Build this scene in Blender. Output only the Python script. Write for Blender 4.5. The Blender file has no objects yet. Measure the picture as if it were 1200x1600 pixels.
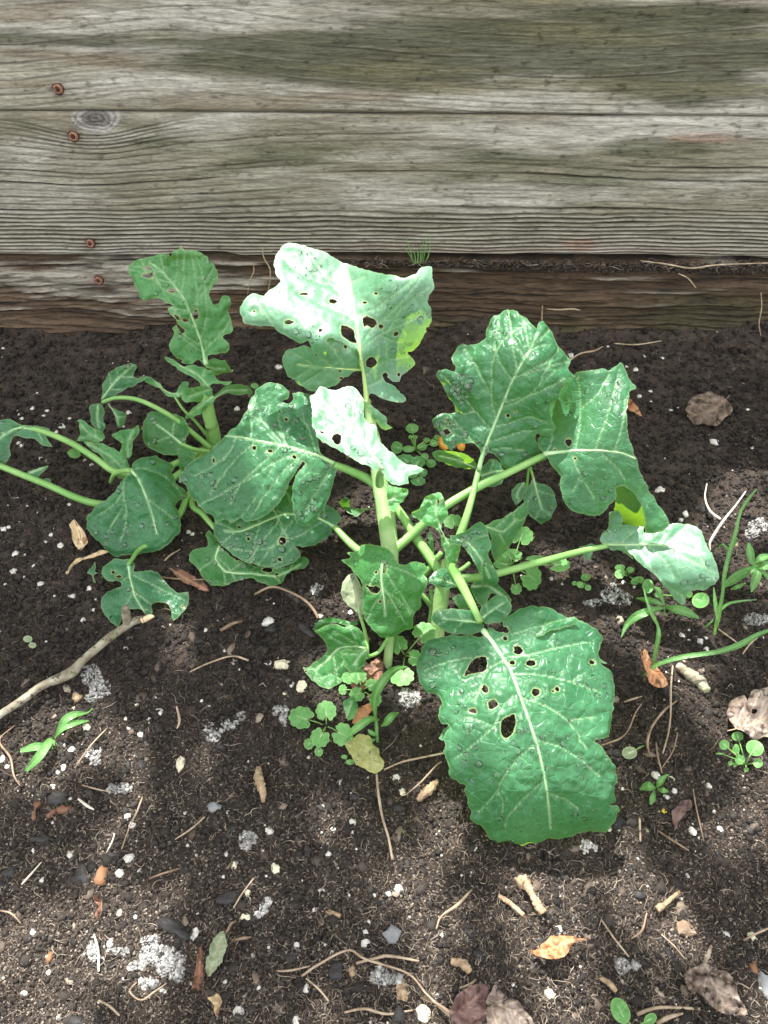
import bpy, math, random
import numpy as np
from mathutils import Vector
from mathutils.geometry import delaunay_2d_cdt
random.seed(7); rng = np.random.default_rng(11)
S = bpy.context.scene
C = S.collection

# ------------------------------------------------------------------ camera, light, exposure
CAM_H = 0.463; WALL_Y = 0.745; F = 1200.0
cd = bpy.data.cameras.new('camera'); cam = bpy.data.objects.new('camera', cd); C.objects.link(cam)
cam.location = (0, 0, CAM_H); cam.rotation_euler = (math.radians(45), 0, 0)
cd.sensor_fit = 'VERTICAL'; cd.sensor_height = 24; cd.sensor_width = 18; cd.lens = 18
cd.clip_start = 0.01; cd.clip_end = 200
S.camera = cam
SUN = Vector((-0.22, 0.50, 1.0)).normalized()
sun_el = math.asin(SUN.z); sun_az = math.atan2(SUN.x, SUN.y)
ld = bpy.data.lights.new('sun', 'SUN'); ld.energy = 5.0; ld.angle = math.radians(0.5); ld.color = (1, .96, .89)
lo = bpy.data.objects.new('sun', ld); C.objects.link(lo); lo.location = SUN * 5
lo.rotation_euler = SUN.to_track_quat('Z', 'Y').to_euler()
w = bpy.data.worlds.new('World'); S.world = w; w.use_nodes = True
wn = w.node_tree; wn.nodes.clear()
def wnode(t, **k):
    n = wn.nodes.new(t)
    for a, b in k.items(): setattr(n, a, b)
    return n
wo = wnode('ShaderNodeOutputWorld'); bgd = wnode('ShaderNodeBackground'); bgd.inputs[1].default_value = 0.15
sk = wnode('ShaderNodeTexSky', sky_type='NISHITA', sun_disc=False, sun_elevation=sun_el, sun_rotation=sun_az)
sk.dust_density = 2.0
tc = wnode('ShaderNodeTexCoord'); nz = wnode('ShaderNodeTexNoise'); nz.inputs['Scale'].default_value = 2.2; nz.inputs['Detail'].default_value = 5
cr = wnode('ShaderNodeValToRGB'); cr.color_ramp.elements[0].position = .36; cr.color_ramp.elements[1].position = .56
mx = wnode('ShaderNodeMix', data_type='RGBA'); mx.inputs[7].default_value = (7.6, 7.3, 6.8, 1)      # unseen cloud, added to take the blue out of the sky light
wn.links.new(tc.outputs['Generated'], nz.inputs['Vector']); wn.links.new(nz.outputs[0], cr.inputs[0])
wn.links.new(cr.outputs[0], mx.inputs[0]); wn.links.new(sk.outputs[0], mx.inputs[6])
wn.links.new(mx.outputs[2], bgd.inputs[0]); wn.links.new(bgd.outputs[0], wo.inputs[0])
S.view_settings.view_transform = 'Standard'; S.view_settings.look = 'None'
S.view_settings.exposure = 1.35; S.view_settings.gamma = 1.0
S.render.engine = 'CYCLES'

# ------------------------------------------------------------------ geometry of the place
def ray(px, py):
    x = (np.asarray(px, float) - 600) / F; y = -(np.asarray(py, float) - 800) / F; r = math.sqrt(.5)
    return np.stack([x, y * r + r, y * r - r], -1)          # unit depth along the camera axis
def p_t(px, py, t): return np.array([0, 0, CAM_H]) + ray(px, py) * np.asarray(t)[..., None]
def t_z(px, py, z):
    d = ray(px, py); return (z - CAM_H) / d[..., 2]
def at_z(px, py, z=0.0): return p_t(px, py, t_z(px, py, z))
def project(P):
    P = np.asarray(P, float) - np.array([0, 0, CAM_H]); r = math.sqrt(.5)
    dep = P[..., 1] * r - P[..., 2] * r; up = P[..., 1] * r + P[..., 2] * r
    dep = np.maximum(dep, .02)
    return 600 + F * P[..., 0] / dep, 800 - F * up / dep

def lie(ref, sy, sx, *pts, dz=0.0):
    """leaf control points lying on one sloping plane: through ref=(px,py,z), rising sy per metre away and sx per metre to the right"""
    R0 = at_z(*ref); out = []
    for a, b in pts:
        d = ray(a, b); t = (R0[2] - CAM_H - sy * R0[1] - sx * R0[0]) / (d[2] - sy * d[1] - sx * d[0]); out.append((a, b, float(CAM_H + t * d[2] + dz)))
    return out
LAT = np.random.default_rng(3).random((256, 256))
def vnoise(x, y):
    x = np.asarray(x, float); y = np.asarray(y, float)
    xi = np.floor(x).astype(int); yi = np.floor(y).astype(int); fx = x - xi; fy = y - yi
    fx = fx * fx * (3 - 2 * fx); fy = fy * fy * (3 - 2 * fy)
    a = LAT[xi & 255, yi & 255]; b = LAT[(xi + 1) & 255, yi & 255]; c = LAT[xi & 255, (yi + 1) & 255]; d = LAT[(xi + 1) & 255, (yi + 1) & 255]
    return (a * (1 - fx) + b * fx) * (1 - fy) + (c * (1 - fx) + d * fx) * fy * 1.0
def fbm(x, y, o=4, g=.5):
    s = 0; a = 1; n = 0
    for i in range(o):
        s = s + a * (vnoise(x * 2 ** i + 17.3 * i, y * 2 ** i + 9.1 * i) - .5); n += a; a *= g
    return s / n * 2
def sstep(a, b, x):
    t = np.clip((x - a) / (b - a), 0, 1); return t * t * (3 - 2 * t)

def ground_h(x, y):
    x = np.asarray(x, float); y = np.asarray(y, float)
    z = .007 * fbm(x * 7 + 3, y * 7 + 1, 3) + .0045 * fbm(x * 28, y * 28, 3) + .0025 * fbm(x * 90, y * 90, 2)
    z = z + .020 * np.exp(-((y - WALL_Y) / .035) ** 2) * (.15 + 1.1 * vnoise(x * 9, y * 0 + 4) ** 1.5 + .35 * vnoise(x * 40, y * 0 + 8))
    return z
def on_ground(px, py, dz=0.0):
    z = 0.0
    for _ in range(4):
        P = at_z(px, py, z); z = float(ground_h(P[0], P[1])) + dz
    return at_z(px, py, z)

# ------------------------------------------------------------------ materials
def mat(name):
    m = bpy.data.materials.new(name); m.use_nodes = True; nt = m.node_tree; nt.nodes.clear()
    out = nt.nodes.new('ShaderNodeOutputMaterial'); b = nt.nodes.new('ShaderNodeBsdfPrincipled')
    nt.links.new(b.outputs[0], out.inputs[0]); return m, nt, b, out
def N(nt, t, **k):
    n = nt.nodes.new(t)
    for a, v in k.items():
        if a[0] == '_': n.inputs[int(a[1:]) if a[1:].isdigit() else a[1:].replace('_', ' ')].default_value = v
        else: setattr(n, a, v)
    return n
def mixc(nt, f, a, b, blend='MIX'):
    m = nt.nodes.new('ShaderNodeMix'); m.data_type = 'RGBA'; m.blend_type = blend
    for i, v in ((0, f), (6, a), (7, b)):
        if hasattr(v, 'is_output'): nt.links.new(v, m.inputs[i])
        else: m.inputs[i].default_value = v if i == 0 else (*v, 1)
    return m.outputs[2]
def noise(nt, scale, detail=4, co='Object', stretch=None, rough=.55):
    t = nt.nodes.new('ShaderNodeTexCoord'); n = nt.nodes.new('ShaderNodeTexNoise')
    n.inputs['Scale'].default_value = scale; n.inputs['Detail'].default_value = detail; n.inputs['Roughness'].default_value = rough
    if stretch:
        m = nt.nodes.new('ShaderNodeMapping'); m.inputs[3].default_value = stretch
        nt.links.new(t.outputs[co], m.inputs[0]); nt.links.new(m.outputs[0], n.inputs[0])
    else: nt.links.new(t.outputs[co], n.inputs[0])
    return n.outputs[0]
def ramp(nt, x, stops):
    r = nt.nodes.new('ShaderNodeValToRGB'); e = r.color_ramp.elements
    while len(e) < len(stops): e.new(.5)
    for i, (p, c) in enumerate(stops): e[i].position = p; e[i].color = (*c, 1) if len(c) == 3 else c
    nt.links.new(x, r.inputs[0]); return r.outputs[0]
def bump(nt, b, h, strength, dist):
    n = nt.nodes.new('ShaderNodeBump'); n.inputs['Strength'].default_value = strength; n.inputs['Distance'].default_value = dist
    nt.links.new(h, n.inputs['Height']); nt.links.new(n.outputs[0], b.inputs['Normal']); return n
def attr(nt, name):
    a = nt.nodes.new('ShaderNodeAttribute'); a.attribute_name = name; return a

def leaf_mat(name, dark, light, trans, rough=.40, tf=.30, veinc=(.30, .50, .27), cell=130, spec=.5, back=1.5, bs=.5):
    m, nt, b, out = mat(name)
    c = mixc(nt, ramp(nt, noise(nt, 28, 5), [(.35, (0, 0, 0)), (.68, (1, 1, 1))]), dark, light)
    tc = nt.nodes.new('ShaderNodeTexCoord'); vo = nt.nodes.new('ShaderNodeTexVoronoi'); vo.feature = 'DISTANCE_TO_EDGE'; vo.inputs['Scale'].default_value = cell
    nt.links.new(tc.outputs['Object'], vo.inputs[0])
    net = ramp(nt, vo.outputs[0], [(0, (1, 1, 1)), (.07, (0, 0, 0))])
    mu = N(nt, 'ShaderNodeMath', operation='MULTIPLY', _1=.22); nt.links.new(net, mu.inputs[0])
    c = mixc(nt, mu.outputs[0], c, tuple(x * 1.7 for x in light))
    bl = ramp(nt, noise(nt, 420, 3), [(.35, (.82, .82, .82)), (.65, (1.12, 1.12, 1.12))])
    c = mixc(nt, 1.0, c, bl, 'MULTIPLY')
    c = mixc(nt, attr(nt, 'vein').outputs['Fac'], c, veinc)
    c = mixc(nt, attr(nt, 'rim').outputs['Fac'], c, (.42, .46, .22))
    ge = nt.nodes.new('ShaderNodeNewGeometry')
    pale = mixc(nt, 1.0, c, (back, back * .92, back), 'MULTIPLY')
    c = mixc(nt, ge.outputs['Backfacing'], c, pale)
    nt.links.new(c, b.inputs['Base Color'])
    rr = ramp(nt, noise(nt, 60, 3), [(.3, (rough - .08,) * 3), (.7, (rough + .12,) * 3)]); nt.links.new(rr, b.inputs['Roughness'])
    b.inputs['Specular IOR Level'].default_value = spec
    ad = N(nt, 'ShaderNodeMath', operation='MULTIPLY_ADD', _1=-.6); nt.links.new(net, ad.inputs[0]); nt.links.new(noise(nt, 260, 3), ad.inputs[2])
    bm_ = bump(nt, b, ad.outputs[0], bs, .0008)
    tr = nt.nodes.new('ShaderNodeBsdfTranslucent'); nt.links.new(mixc(nt, .5, trans, mixc(nt, attr(nt, 'vein').outputs['Fac'], trans, (.62, .66, .2))), tr.inputs[0])
    nt.links.new(bm_.outputs[0], tr.inputs['Normal'])
    ms = nt.nodes.new('ShaderNodeMixShader'); ms.inputs[0].default_value = tf
    nt.links.new(b.outputs[0], ms.inputs[1]); nt.links.new(tr.outputs[0], ms.inputs[2]); nt.links.new(ms.outputs[0], out.inputs[0])
    return m
M = {}
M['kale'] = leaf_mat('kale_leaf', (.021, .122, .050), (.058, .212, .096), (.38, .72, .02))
M['kale_glare'] = leaf_mat('glare_kale_leaf', (.07, .22, .12), (.13, .32, .19), (.40, .74, .02), rough=.47, spec=1.0, tf=.24, bs=.12)  # base paled and gloss raised to paint the sun glare into these leaves
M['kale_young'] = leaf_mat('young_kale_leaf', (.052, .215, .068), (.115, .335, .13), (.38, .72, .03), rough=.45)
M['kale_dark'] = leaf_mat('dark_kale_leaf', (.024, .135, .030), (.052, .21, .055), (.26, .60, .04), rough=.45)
M['weed'] = leaf_mat('weed_leaf', (.08, .26, .06), (.16, .40, .12), (.3, .6, .06), rough=.5, veinc=(.16, .36, .12), cell=220)
M['blade'] = leaf_mat('grass_blade', (.06, .20, .05), (.13, .33, .09), (.3, .6, .06), rough=.42, veinc=(.2, .4, .14), cell=300)
M['yellow'] = leaf_mat('yellowing_leaf', (.30, .33, .10), (.45, .45, .19), (.5, .5, .1), rough=.5, veinc=(.5, .5, .3), cell=200, back=1.1)
M['olive'] = leaf_mat('olive_dead_leaf', (.16, .21, .12), (.25, .30, .19), (.2, .3, .1), tf=.1, rough=.5, veinc=(.4, .42, .28), cell=200, back=1.1)
def dead_mat(name, a, b_, c_): 
    m, nt, b, out = mat(name)
    c = mixc(nt, ramp(nt, noise(nt, 45, 6), [(.35, (0, 0, 0)), (.65, (1, 1, 1))]), a, b_)
    c = mixc(nt, ramp(nt, noise(nt, 180, 4), [(.52, (0, 0, 0)), (.62, (1, 1, 1))]), c, c_)
    c = mixc(nt, attr(nt, 'vein').outputs['Fac'], c, tuple(min(1, x * 1.9) for x in b_))
    nt.links.new(c, b.inputs['Base Color']); b.inputs['Roughness'].default_value = .6
    bump(nt, b, noise(nt, 300, 5), .8, .0008); return m
M['dead_brown'] = dead_mat('dead_leaf_brown', (.12, .055, .035), (.25, .12, .07), (.05, .025, .02))
M['dead_orange'] = dead_mat('dead_leaf_orange', (.34, .14, .06), (.50, .27, .14), (.14, .06, .03))
M['dead_grey'] = dead_mat('dead_leaf_grey', (.17, .125, .10), (.36, .30, .25), (.06, .045, .04))
M['dead_dull'] = dead_mat('dead_leaf_dull', (.085, .058, .042), (.19, .145, .11), (.05, .035, .028))
M['dead_tan'] = dead_mat('dead_leaf_tan', (.36, .25, .13), (.52, .42, .26), (.2, .1, .05))
M['dead_mauve'] = dead_mat('dead_leaf_mauve', (.10, .055, .05), (.20, .12, .105), (.05, .03, .03))

def simple_mat(name, a, b_, rough=.6, ns=80, bs=.5, bd=.0006, stretch=None, bscale=400, spec=.4):
    m, nt, b, out = mat(name)
    nt.links.new(mixc(nt, ramp(nt, noise(nt, ns, 5, stretch=stretch), [(.35, (0, 0, 0)), (.65, (1, 1, 1))]), a, b_), b.inputs['Base Color'])
    b.inputs['Roughness'].default_value = rough; b.inputs['Specular IOR Level'].default_value = spec
    bump(nt, b, noise(nt, bscale, 5), bs, bd); return m
M['stem'] = simple_mat('kale_stalk', (.13, .31, .075), (.24, .43, .14), .38, 30, .3, .0005)
M['rib'] = simple_mat('kale_midrib', (.25, .46, .20), (.42, .58, .34), .40, 60, .3, .0004)
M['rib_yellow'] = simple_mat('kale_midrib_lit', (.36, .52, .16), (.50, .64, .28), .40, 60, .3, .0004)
M['trunk_stem'] = simple_mat('kale_main_stem', (.17, .33, .10), (.34, .46, .23), .5, 40, .5, .001)
M['weedstem'] = simple_mat('weed_stem', (.12, .26, .06), (.22, .36, .12), .5)
M['perlite'] = simple_mat('perlite', (.42, .41, .37), (.76, .75, .71), .8, 260, .9, .0012, bscale=700)
M['cream'] = simple_mat('cream_grain', (.55, .50, .36), (.74, .70, .54), .75, 260, .8, .001, bscale=500)
M['ash'] = simple_mat('ashy_flake', (.22, .22, .22), (.66, .66, .64), .85, 330, 1, .0018, bscale=500)
m, nt, b, out = mat('ash_flake')
c = ramp(nt, attr(nt, 'tone').outputs['Fac'], [(0, (.18, .18, .175)), (.4, (.36, .36, .35)), (.75, (.52, .52, .50)), (1, (.80, .80, .77))])
nt.links.new(c, b.inputs['Base Color']); b.inputs['Roughness'].default_value = .85; bump(nt, b, noise(nt, 900, 4), .8, .001); M['ash'] = m
M['pebble'] = simple_mat('grey_pebble', (.15, .16, .17), (.26, .27, .28), .7, 90)
M['rust_pebble'] = simple_mat('rust_pebble', (.17, .085, .04), (.27, .14, .07), .7, 60)
M['char'] = simple_mat('black_bark_chip', (.012, .011, .011), (.034, .033, .034), .6, 60, .8, .001, stretch=(1, 5, 1))
M['straw'] = simple_mat('dry_straw', (.22, .16, .105), (.46, .37, .27), .6, 120, .5, .0004)
M['root'] = simple_mat('brown_rootlet', (.13, .085, .055), (.32, .235, .165), .7, 90, .6, .0006)
M['white_root'] = simple_mat('white_root', (.55, .50, .42), (.72, .68, .60), .6, 90)
M['splinter'] = simple_mat('wood_splinter', (.20, .13, .08), (.44, .33, .21), .75, 60, 1, .0015, stretch=(6, 6, 1))
M['twig'] = None
m, nt, b, out = mat('lichened_twig_bark')
c = mixc(nt, ramp(nt, noise(nt, 70, 6), [(.38, (0, 0, 0)), (.6, (1, 1, 1))]), (.15, .12, .08), (.36, .345, .27))
c = mixc(nt, ramp(nt, noise(nt, 190, 4), [(.56, (0, 0, 0)), (.64, (1, 1, 1))]), c, (.07, .055, .04))
c = mixc(nt, ramp(nt, noise(nt, 45, 3), [(.55, (0, 0, 0)), (.66, (1, 1, 1))]), c, (.22, .26, .12))
nt.links.new(c, b.inputs['Base Color']); b.inputs['Roughness'].default_value = .8; bump(nt, b, noise(nt, 260, 5), 1, .0015); M['twig'] = m
M['broken'] = simple_mat('fresh_broken_wood', (.60, .47, .28), (.74, .62, .42), .7, 120)
M['orange'] = simple_mat('orange_skin', (.56, .24, .03), (.70, .36, .06), .4, 60)
M['yellowbead'] = simple_mat('yellow_bead', (.55, .42, .03), (.66, .5, .07), .4, 60)
m, nt, b, out = mat('water_drop'); M['water'] = m                        # clear film of water: see-through with a mirror-like skin
tr = nt.nodes.new('ShaderNodeBsdfTransparent'); tr.inputs[0].default_value = (.97, 1, .98, 1); gl = nt.nodes.new('ShaderNodeBsdfGlossy'); gl.inputs['Roughness'].default_value = .06
fr = nt.nodes.new('ShaderNodeFresnel'); fr.inputs[0].default_value = 1.6; ms = nt.nodes.new('ShaderNodeMixShader')
ge = nt.nodes.new('ShaderNodeNewGeometry'); fm = nt.nodes.new('ShaderNodeMath'); fm.operation = 'MULTIPLY_ADD'; fm.inputs[1].default_value = -1; fm.inputs[2].default_value = 1
fk = nt.nodes.new('ShaderNodeMath'); fk.operation = 'MULTIPLY'; nt.links.new(ge.outputs['Backfacing'], fm.inputs[0]); nt.links.new(fm.outputs[0], fk.inputs[0]); nt.links.new(fr.outputs[0], fk.inputs[1])
rf = nt.nodes.new('ShaderNodeBsdfRefraction'); rf.inputs['IOR'].default_value = 1.33; rf.inputs['Roughness'].default_value = .0; m2 = nt.nodes.new('ShaderNodeMixShader'); m2.inputs[0].default_value = .5; nt.links.new(tr.outputs[0], m2.inputs[1]); nt.links.new(rf.outputs[0], m2.inputs[2])
nt.links.new(fk.outputs[0], ms.inputs[0]); nt.links.new(m2.outputs[0], ms.inputs[1]); nt.links.new(gl.outputs[0], ms.inputs[2]); nt.links.new(ms.outputs[0], out.inputs[0])
m, nt, b, out = mat('rusty_screw')
c = mixc(nt, ramp(nt, noise(nt, 500, 5), [(.4, (0, 0, 0)), (.62, (1, 1, 1))]), (.20, .085, .048), (.36, .19, .125))
nt.links.new(c, b.inputs['Base Color']); b.inputs['Roughness'].default_value = .7; b.inputs['Metallic'].default_value = .2; bump(nt, b, noise(nt, 900, 4), .8, .0008); M['rust'] = m
m, nt, b, out = mat('screw_recess'); b.inputs['Base Color'].default_value = (.035, .018, .012, 1); b.inputs['Roughness'].default_value = .9; M['recess'] = m

# soil
m, nt, b, out = mat('soil')
c = ramp(nt, noise(nt, 120, 8, rough=.7), [(.30, (.014, .011, .010)), (.5, (.045, .034, .028)), (.68, (.10, .078, .063)), (.8, (.18, .145, .115))])
c = mixc(nt, ramp(nt, noise(nt, 6, 3), [(.42, (0, 0, 0)), (.7, (1, 1, 1))]), c, mixc(nt, .5, c, (.088, .070, .058)))
c = mixc(nt, ramp(nt, noise(nt, 520, 4), [(.60, (0, 0, 0)), (.70, (1, 1, 1))]), c, (.17, .13, .10))
nt.links.new(c, b.inputs['Base Color']); b.inputs['Roughness'].default_value = .82; b.inputs['Specular IOR Level'].default_value = .25
bump(nt, b, noise(nt, 330, 8, rough=.75), 1, .004); M['soil'] = m
m, nt, b, out = mat('soil_crumb')
tn = attr(nt, 'tone').outputs['Fac']
c = ramp(nt, tn, [(0, (.012, .010, .009)), (.4, (.034, .029, .025)), (.75, (.086, .071, .060)), (.93, (.165, .14, .118)), (1, (.28, .235, .19))])
nt.links.new(c, b.inputs['Base Color']); b.inputs['Roughness'].default_value = .8; b.inputs['Specular IOR Level'].default_value = .3
bump(nt, b, noise(nt, 900, 3), .6, .0008); M['crumb'] = m
m, nt, b, out = mat('soil_fibre')
c = ramp(nt, attr(nt, 'tone').outputs['Fac'], [(0, (.035, .027, .021)), (.5, (.095, .070, .053)), (.85, (.20, .155, .118)), (1, (.38, .32, .25))])
nt.links.new(c, b.inputs['Base Color']); b.inputs['Roughness'].default_value = .7; M['fibre'] = m
# weathered wood, colour per vertex + fine grain
m, nt, b, out = mat('weathered_wood')
c = attr(nt, 'col').outputs['Color']
g = ramp(nt, noise(nt, 260, 7, stretch=(.12, 1, 1), rough=.65), [(.30, (.56, .54, .51)), (.5, (1, 1, 1)), (.72, (1.3, 1.3, 1.28))])
c = mixc(nt, 1.0, c, g, 'MULTIPLY')
g2 = ramp(nt, noise(nt, 900, 3, stretch=(.2, 1, 1)), [(.3, (.75, .75, .75)), (.65, (1.15, 1.15, 1.15))])
c = mixc(nt, 1.0, c, g2, 'MULTIPLY')
g3 = ramp(nt, noise(nt, 190, 4, stretch=(.45, 1, 1)), [(.60, (1, 1, 1)), (.70, (.55, .53, .50))])
c = mixc(nt, 1.0, c, g3, 'MULTIPLY')
nt.links.new(c, b.inputs['Base Color']); b.inputs['Roughness'].default_value = .85; b.inputs['Specular IOR Level'].default_value = .25
bump(nt, b, noise(nt, 330, 7, stretch=(.14, 1, 1), rough=.7), .9, .0018); M['wood'] = m
m, nt, b, out = mat('canopy_leaf')
b.inputs['Base Color'].default_value = (.06, .13, .035, 1); b.inputs['Roughness'].default_value = .5
tr = nt.nodes.new('ShaderNodeBsdfTranslucent'); tr.inputs[0].default_value = (.10, .22, .03, 1); ms = nt.nodes.new('ShaderNodeMixShader'); ms.inputs[0].default_value = .3
nt.links.new(b.outputs[0], ms.inputs[1]); nt.links.new(tr.outputs[0], ms.inputs[2]); nt.links.new(ms.outputs[0], out.inputs[0]); M['canopy'] = m
M['bark'] = simple_mat('tree_bark', (.10, .075, .055), (.20, .16, .12), .85, 20, 1, .01)

# ------------------------------------------------------------------ object helpers
def mesh_np(name, V, Fc, material, attrs=None, smooth=True, cattr=None):
    V = np.asarray(V, np.float32); me = bpy.data.meshes.new(name)
    Fs = Fc if isinstance(Fc, list) else [Fc]
    Fs = [np.asarray(f, np.int32) for f in Fs if len(f)]
    nl = sum(f.size for f in Fs); nf = sum(len(f) for f in Fs)
    me.vertices.add(len(V)); me.vertices.foreach_set('co', V.ravel())
    me.loops.add(nl); me.polygons.add(nf)
    me.loops.foreach_set('vertex_index', np.concatenate([f.ravel() for f in Fs]))
    tot = np.concatenate([np.full(len(f), f.shape[1], np.int32) for f in Fs])
    st = np.concatenate([[0], np.cumsum(tot)[:-1]]).astype(np.int32)
    me.polygons.foreach_set('loop_start', st)
    me.update(calc_edges=True); me.validate()
    if smooth: me.polygons.foreach_set('use_smooth', np.ones(len(me.polygons), bool))
    for k, v in (attrs or {}).items():
        a = me.attributes.new(k, 'FLOAT', 'POINT'); a.data.foreach_set('value', np.asarray(v, np.float32))
    if cattr is not None:
        a = me.attributes.new('col', 'FLOAT_COLOR', 'POINT'); cc = np.ones((len(V), 4), np.float32); cc[:, :3] = cattr
        a.data.foreach_set('color', cc.ravel())
    me.materials.append(material); return me
def link(name, me, parent=None):
    o = bpy.data.objects.new(name, me); C.objects.link(o)
    if parent:
        o.parent = parent; p = parent; off = Vector((0, 0, 0))
        while p: off += p.location; p = p.parent
        o.location = -off
    return o
def recentre(o):
    """move a top level mesh's origin to its own centre-base (copes with shared meshes: call once per mesh)"""
    n = len(o.data.vertices); a = np.empty(n * 3, np.float32); o.data.vertices.foreach_get('co', a); a = a.reshape(-1, 3)
    c = np.array([a[:, 0].mean(), a[:, 1].mean(), a[:, 2].min()], np.float32); a -= c
    o.data.vertices.foreach_set('co', a.ravel()); o.location = Vector(c.tolist()); return o
def tag(o, label, cat, group=None):
    o['label'] = label; o['category'] = cat; o['kind'] = 'thing'
    if group: o['group'] = group
    return o
def thing(name, loc, label, cat, group=None):
    o = bpy.data.objects.new(name, None); C.objects.link(o); o.location = loc; o.empty_display_size = .02
    return tag(o, label, cat, group)

def catmull(P, n):
    P = np.asarray(P, float)
    if len(P) < 3:
        u = np.linspace(0, 1, n)[:, None]; return P[0] * (1 - u) + P[-1] * u
    Q = np.vstack([2 * P[0] - P[1], P, 2 * P[-1] - P[-2]]); out = []
    k = len(P) - 1
    for s in np.linspace(0, k, n):
        i = min(int(s), k - 1); t = s - i
        a, b, c, d = Q[i:i + 4]
        out.append(.5 * (2 * b + (c - a) * t + (2 * a - 5 * b + 4 * c - d) * t * t + (3 * b - a - 3 * c + d) * t ** 3))
    return np.array(out)
def tube_arrays(P, R, k=10, flat=1.0, rough=0.0):
    """P nx3, R n -> verts, quads"""
    P = np.asarray(P, float); n = len(P); T = np.gradient(P, axis=0); T /= np.linalg.norm(T, axis=1)[:, None] + 1e-12
    up = np.array([0, 0, 1.0]); V = []
    a = np.cross(T, up); bad = np.linalg.norm(a, axis=1) < .05; a[bad] = [1, 0, 0]; a /= np.linalg.norm(a, axis=1)[:, None]; b = np.cross(a, T)
    th = np.linspace(0, 2 * np.pi, k, endpoint=False)
    rr = R[:, None] * (1 + rough * (rng.random((n, k)) - .5))
    V = P[:, None, :] + rr[..., None] * (np.cos(th)[None, :, None] * a[:, None, :] + flat * np.sin(th)[None, :, None] * b[:, None, :])
    V = V.reshape(-1, 3)
    i = np.arange(n - 1)[:, None] * k; j = np.arange(k)[None, :]; j2 = (j + 1) % k
    Q = np.stack([i + j, i + j2, i + k + j2, i + k + j], -1).reshape(-1, 4)
    V = np.vstack([V, P[0], P[-1]]); e = len(V)
    T0 = np.array([[j_, e - 2, (j_ + 1) % k] for j_ in range(k)]); T1 = np.array([[(n - 1) * k + j_, (n - 1) * k + (j_ + 1) % k, e - 1] for j_ in range(k)])
    return V, Q, np.vstack([T0, T1])
def tube(name, P, R, material, parent=None, n=None, k=10, flat=1.0, rough=0.0):
    n = n or max(8, len(P) * 6)
    P4 = catmull(np.column_stack([np.asarray(P, float), np.asarray(R, float)]), n)
    V, Q, T = tube_arrays(P4[:, :3], np.maximum(P4[:, 3], 1e-4), k, flat, rough)
    return link(name, mesh_np(name, V, [Q, T], material), parent)
def stalk_pts(pts, org=(0, 0), s=1.0):
    """pts: (x, y, z, radius px) -> points and metric radii"""
    P = []; R = []
    for x, y, z, r in pts:
        px = org[0] + x / s; py = org[1] + y / s; t = float(t_z(px, py, z)); P.append(p_t(px, py, t)); R.append(r * t / F)
    return P, R

# ------------------------------------------------------------------ leaves
def inside(poly, x, y):
    r = np.zeros(np.shape(x), bool); n = len(poly)
    for i in range(n):
        x1, y1 = poly[i]; x2, y2 = poly[(i + 1) % n]
        if y1 == y2: continue
        c = ((y1 > y) != (y2 > y)) & (x < (x2 - x1) * (y - y1) / (y2 - y1) + x1); r ^= c
    return r
def seg_dist(px, py, segs):
    d = np.full(len(px), 1e9)
    for (x1, y1, x2, y2) in segs:
        dx, dy = x2 - x1, y2 - y1; L = dx * dx + dy * dy + 1e-9
        t = np.clip(((px - x1) * dx + (py - y1) * dy) / L, 0, 1)
        d = np.minimum(d, np.hypot(px - x1 - t * dx, py - y1 - t * dy))
    return d
def poly_segs(poly, close=True):
    n = len(poly); return [(*poly[i], *poly[(i + 1) % n]) for i in range(n if close else n - 1)]
def resample(poly, step, close=True, jag=0.0, seed=0):
    P = [tuple(p) for p in poly]; out = []; n = len(P)
    if close: Q = catmull(np.array(P[-2:] + P + P[:2]), (n + 3) * 10 + 1)[10:-20] if False else None
    r = np.random.default_rng(seed)
    for i in range(n if close else n - 1):
        p0, p1, p2, p3 = (np.array(P[(i + k) % n] if close else P[min(max(i + k, 0), n - 1)], float) for k in (-1, 0, 1, 2))
        m = max(1, int(round(np.hypot(*(p2 - p1)) / step)))
        for j in range(m):
            t = j / m
            c = .5 * (2 * p1 + (p2 - p0) * t + (2 * p0 - 5 * p1 + 4 * p2 - p3) * t * t + (3 * p1 - p0 - 3 * p2 + p3) * t ** 3)
            l = p1 * (1 - t) + p2 * t; q = .6 * c + .4 * l
            out.append(q + (r.random(2) - .5) * jag)
    return np.array(out)
def tps(ctrl):
    c = np.array([(a, b) for a, b, _ in ctrl], float); v = np.array([v for _, _, v in ctrl], float)
    n = len(c); c0 = c.mean(0); sc = max(c.std(), 10.0); u = (c - c0) / sc
    def ker(d): return np.where(d > 1e-9, d * d * np.log(d + 1e-12), 0)
    D = np.hypot(u[:, None, 0] - u[None, :, 0], u[:, None, 1] - u[None, :, 1]); K = ker(D) + np.eye(n) * .02
    Pm = np.column_stack([np.ones(n), u]); A = np.zeros((n + 3, n + 3)); A[:n, :n] = K; A[:n, n:] = Pm; A[n:, :n] = Pm.T
    sol = np.linalg.lstsq(A, np.concatenate([v, np.zeros(3)]), rcond=None)[0]
    def f(x, y):
        x = (np.asarray(x, float) - c0[0]) / sc; y = (np.asarray(y, float) - c0[1]) / sc
        D = np.hypot(x[..., None] - u[:, 0], y[..., None] - u[:, 1])
        return ker(D) @ sol[:n] + sol[n] + sol[n + 1] * x + sol[n + 2] * y
    return f
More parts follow.
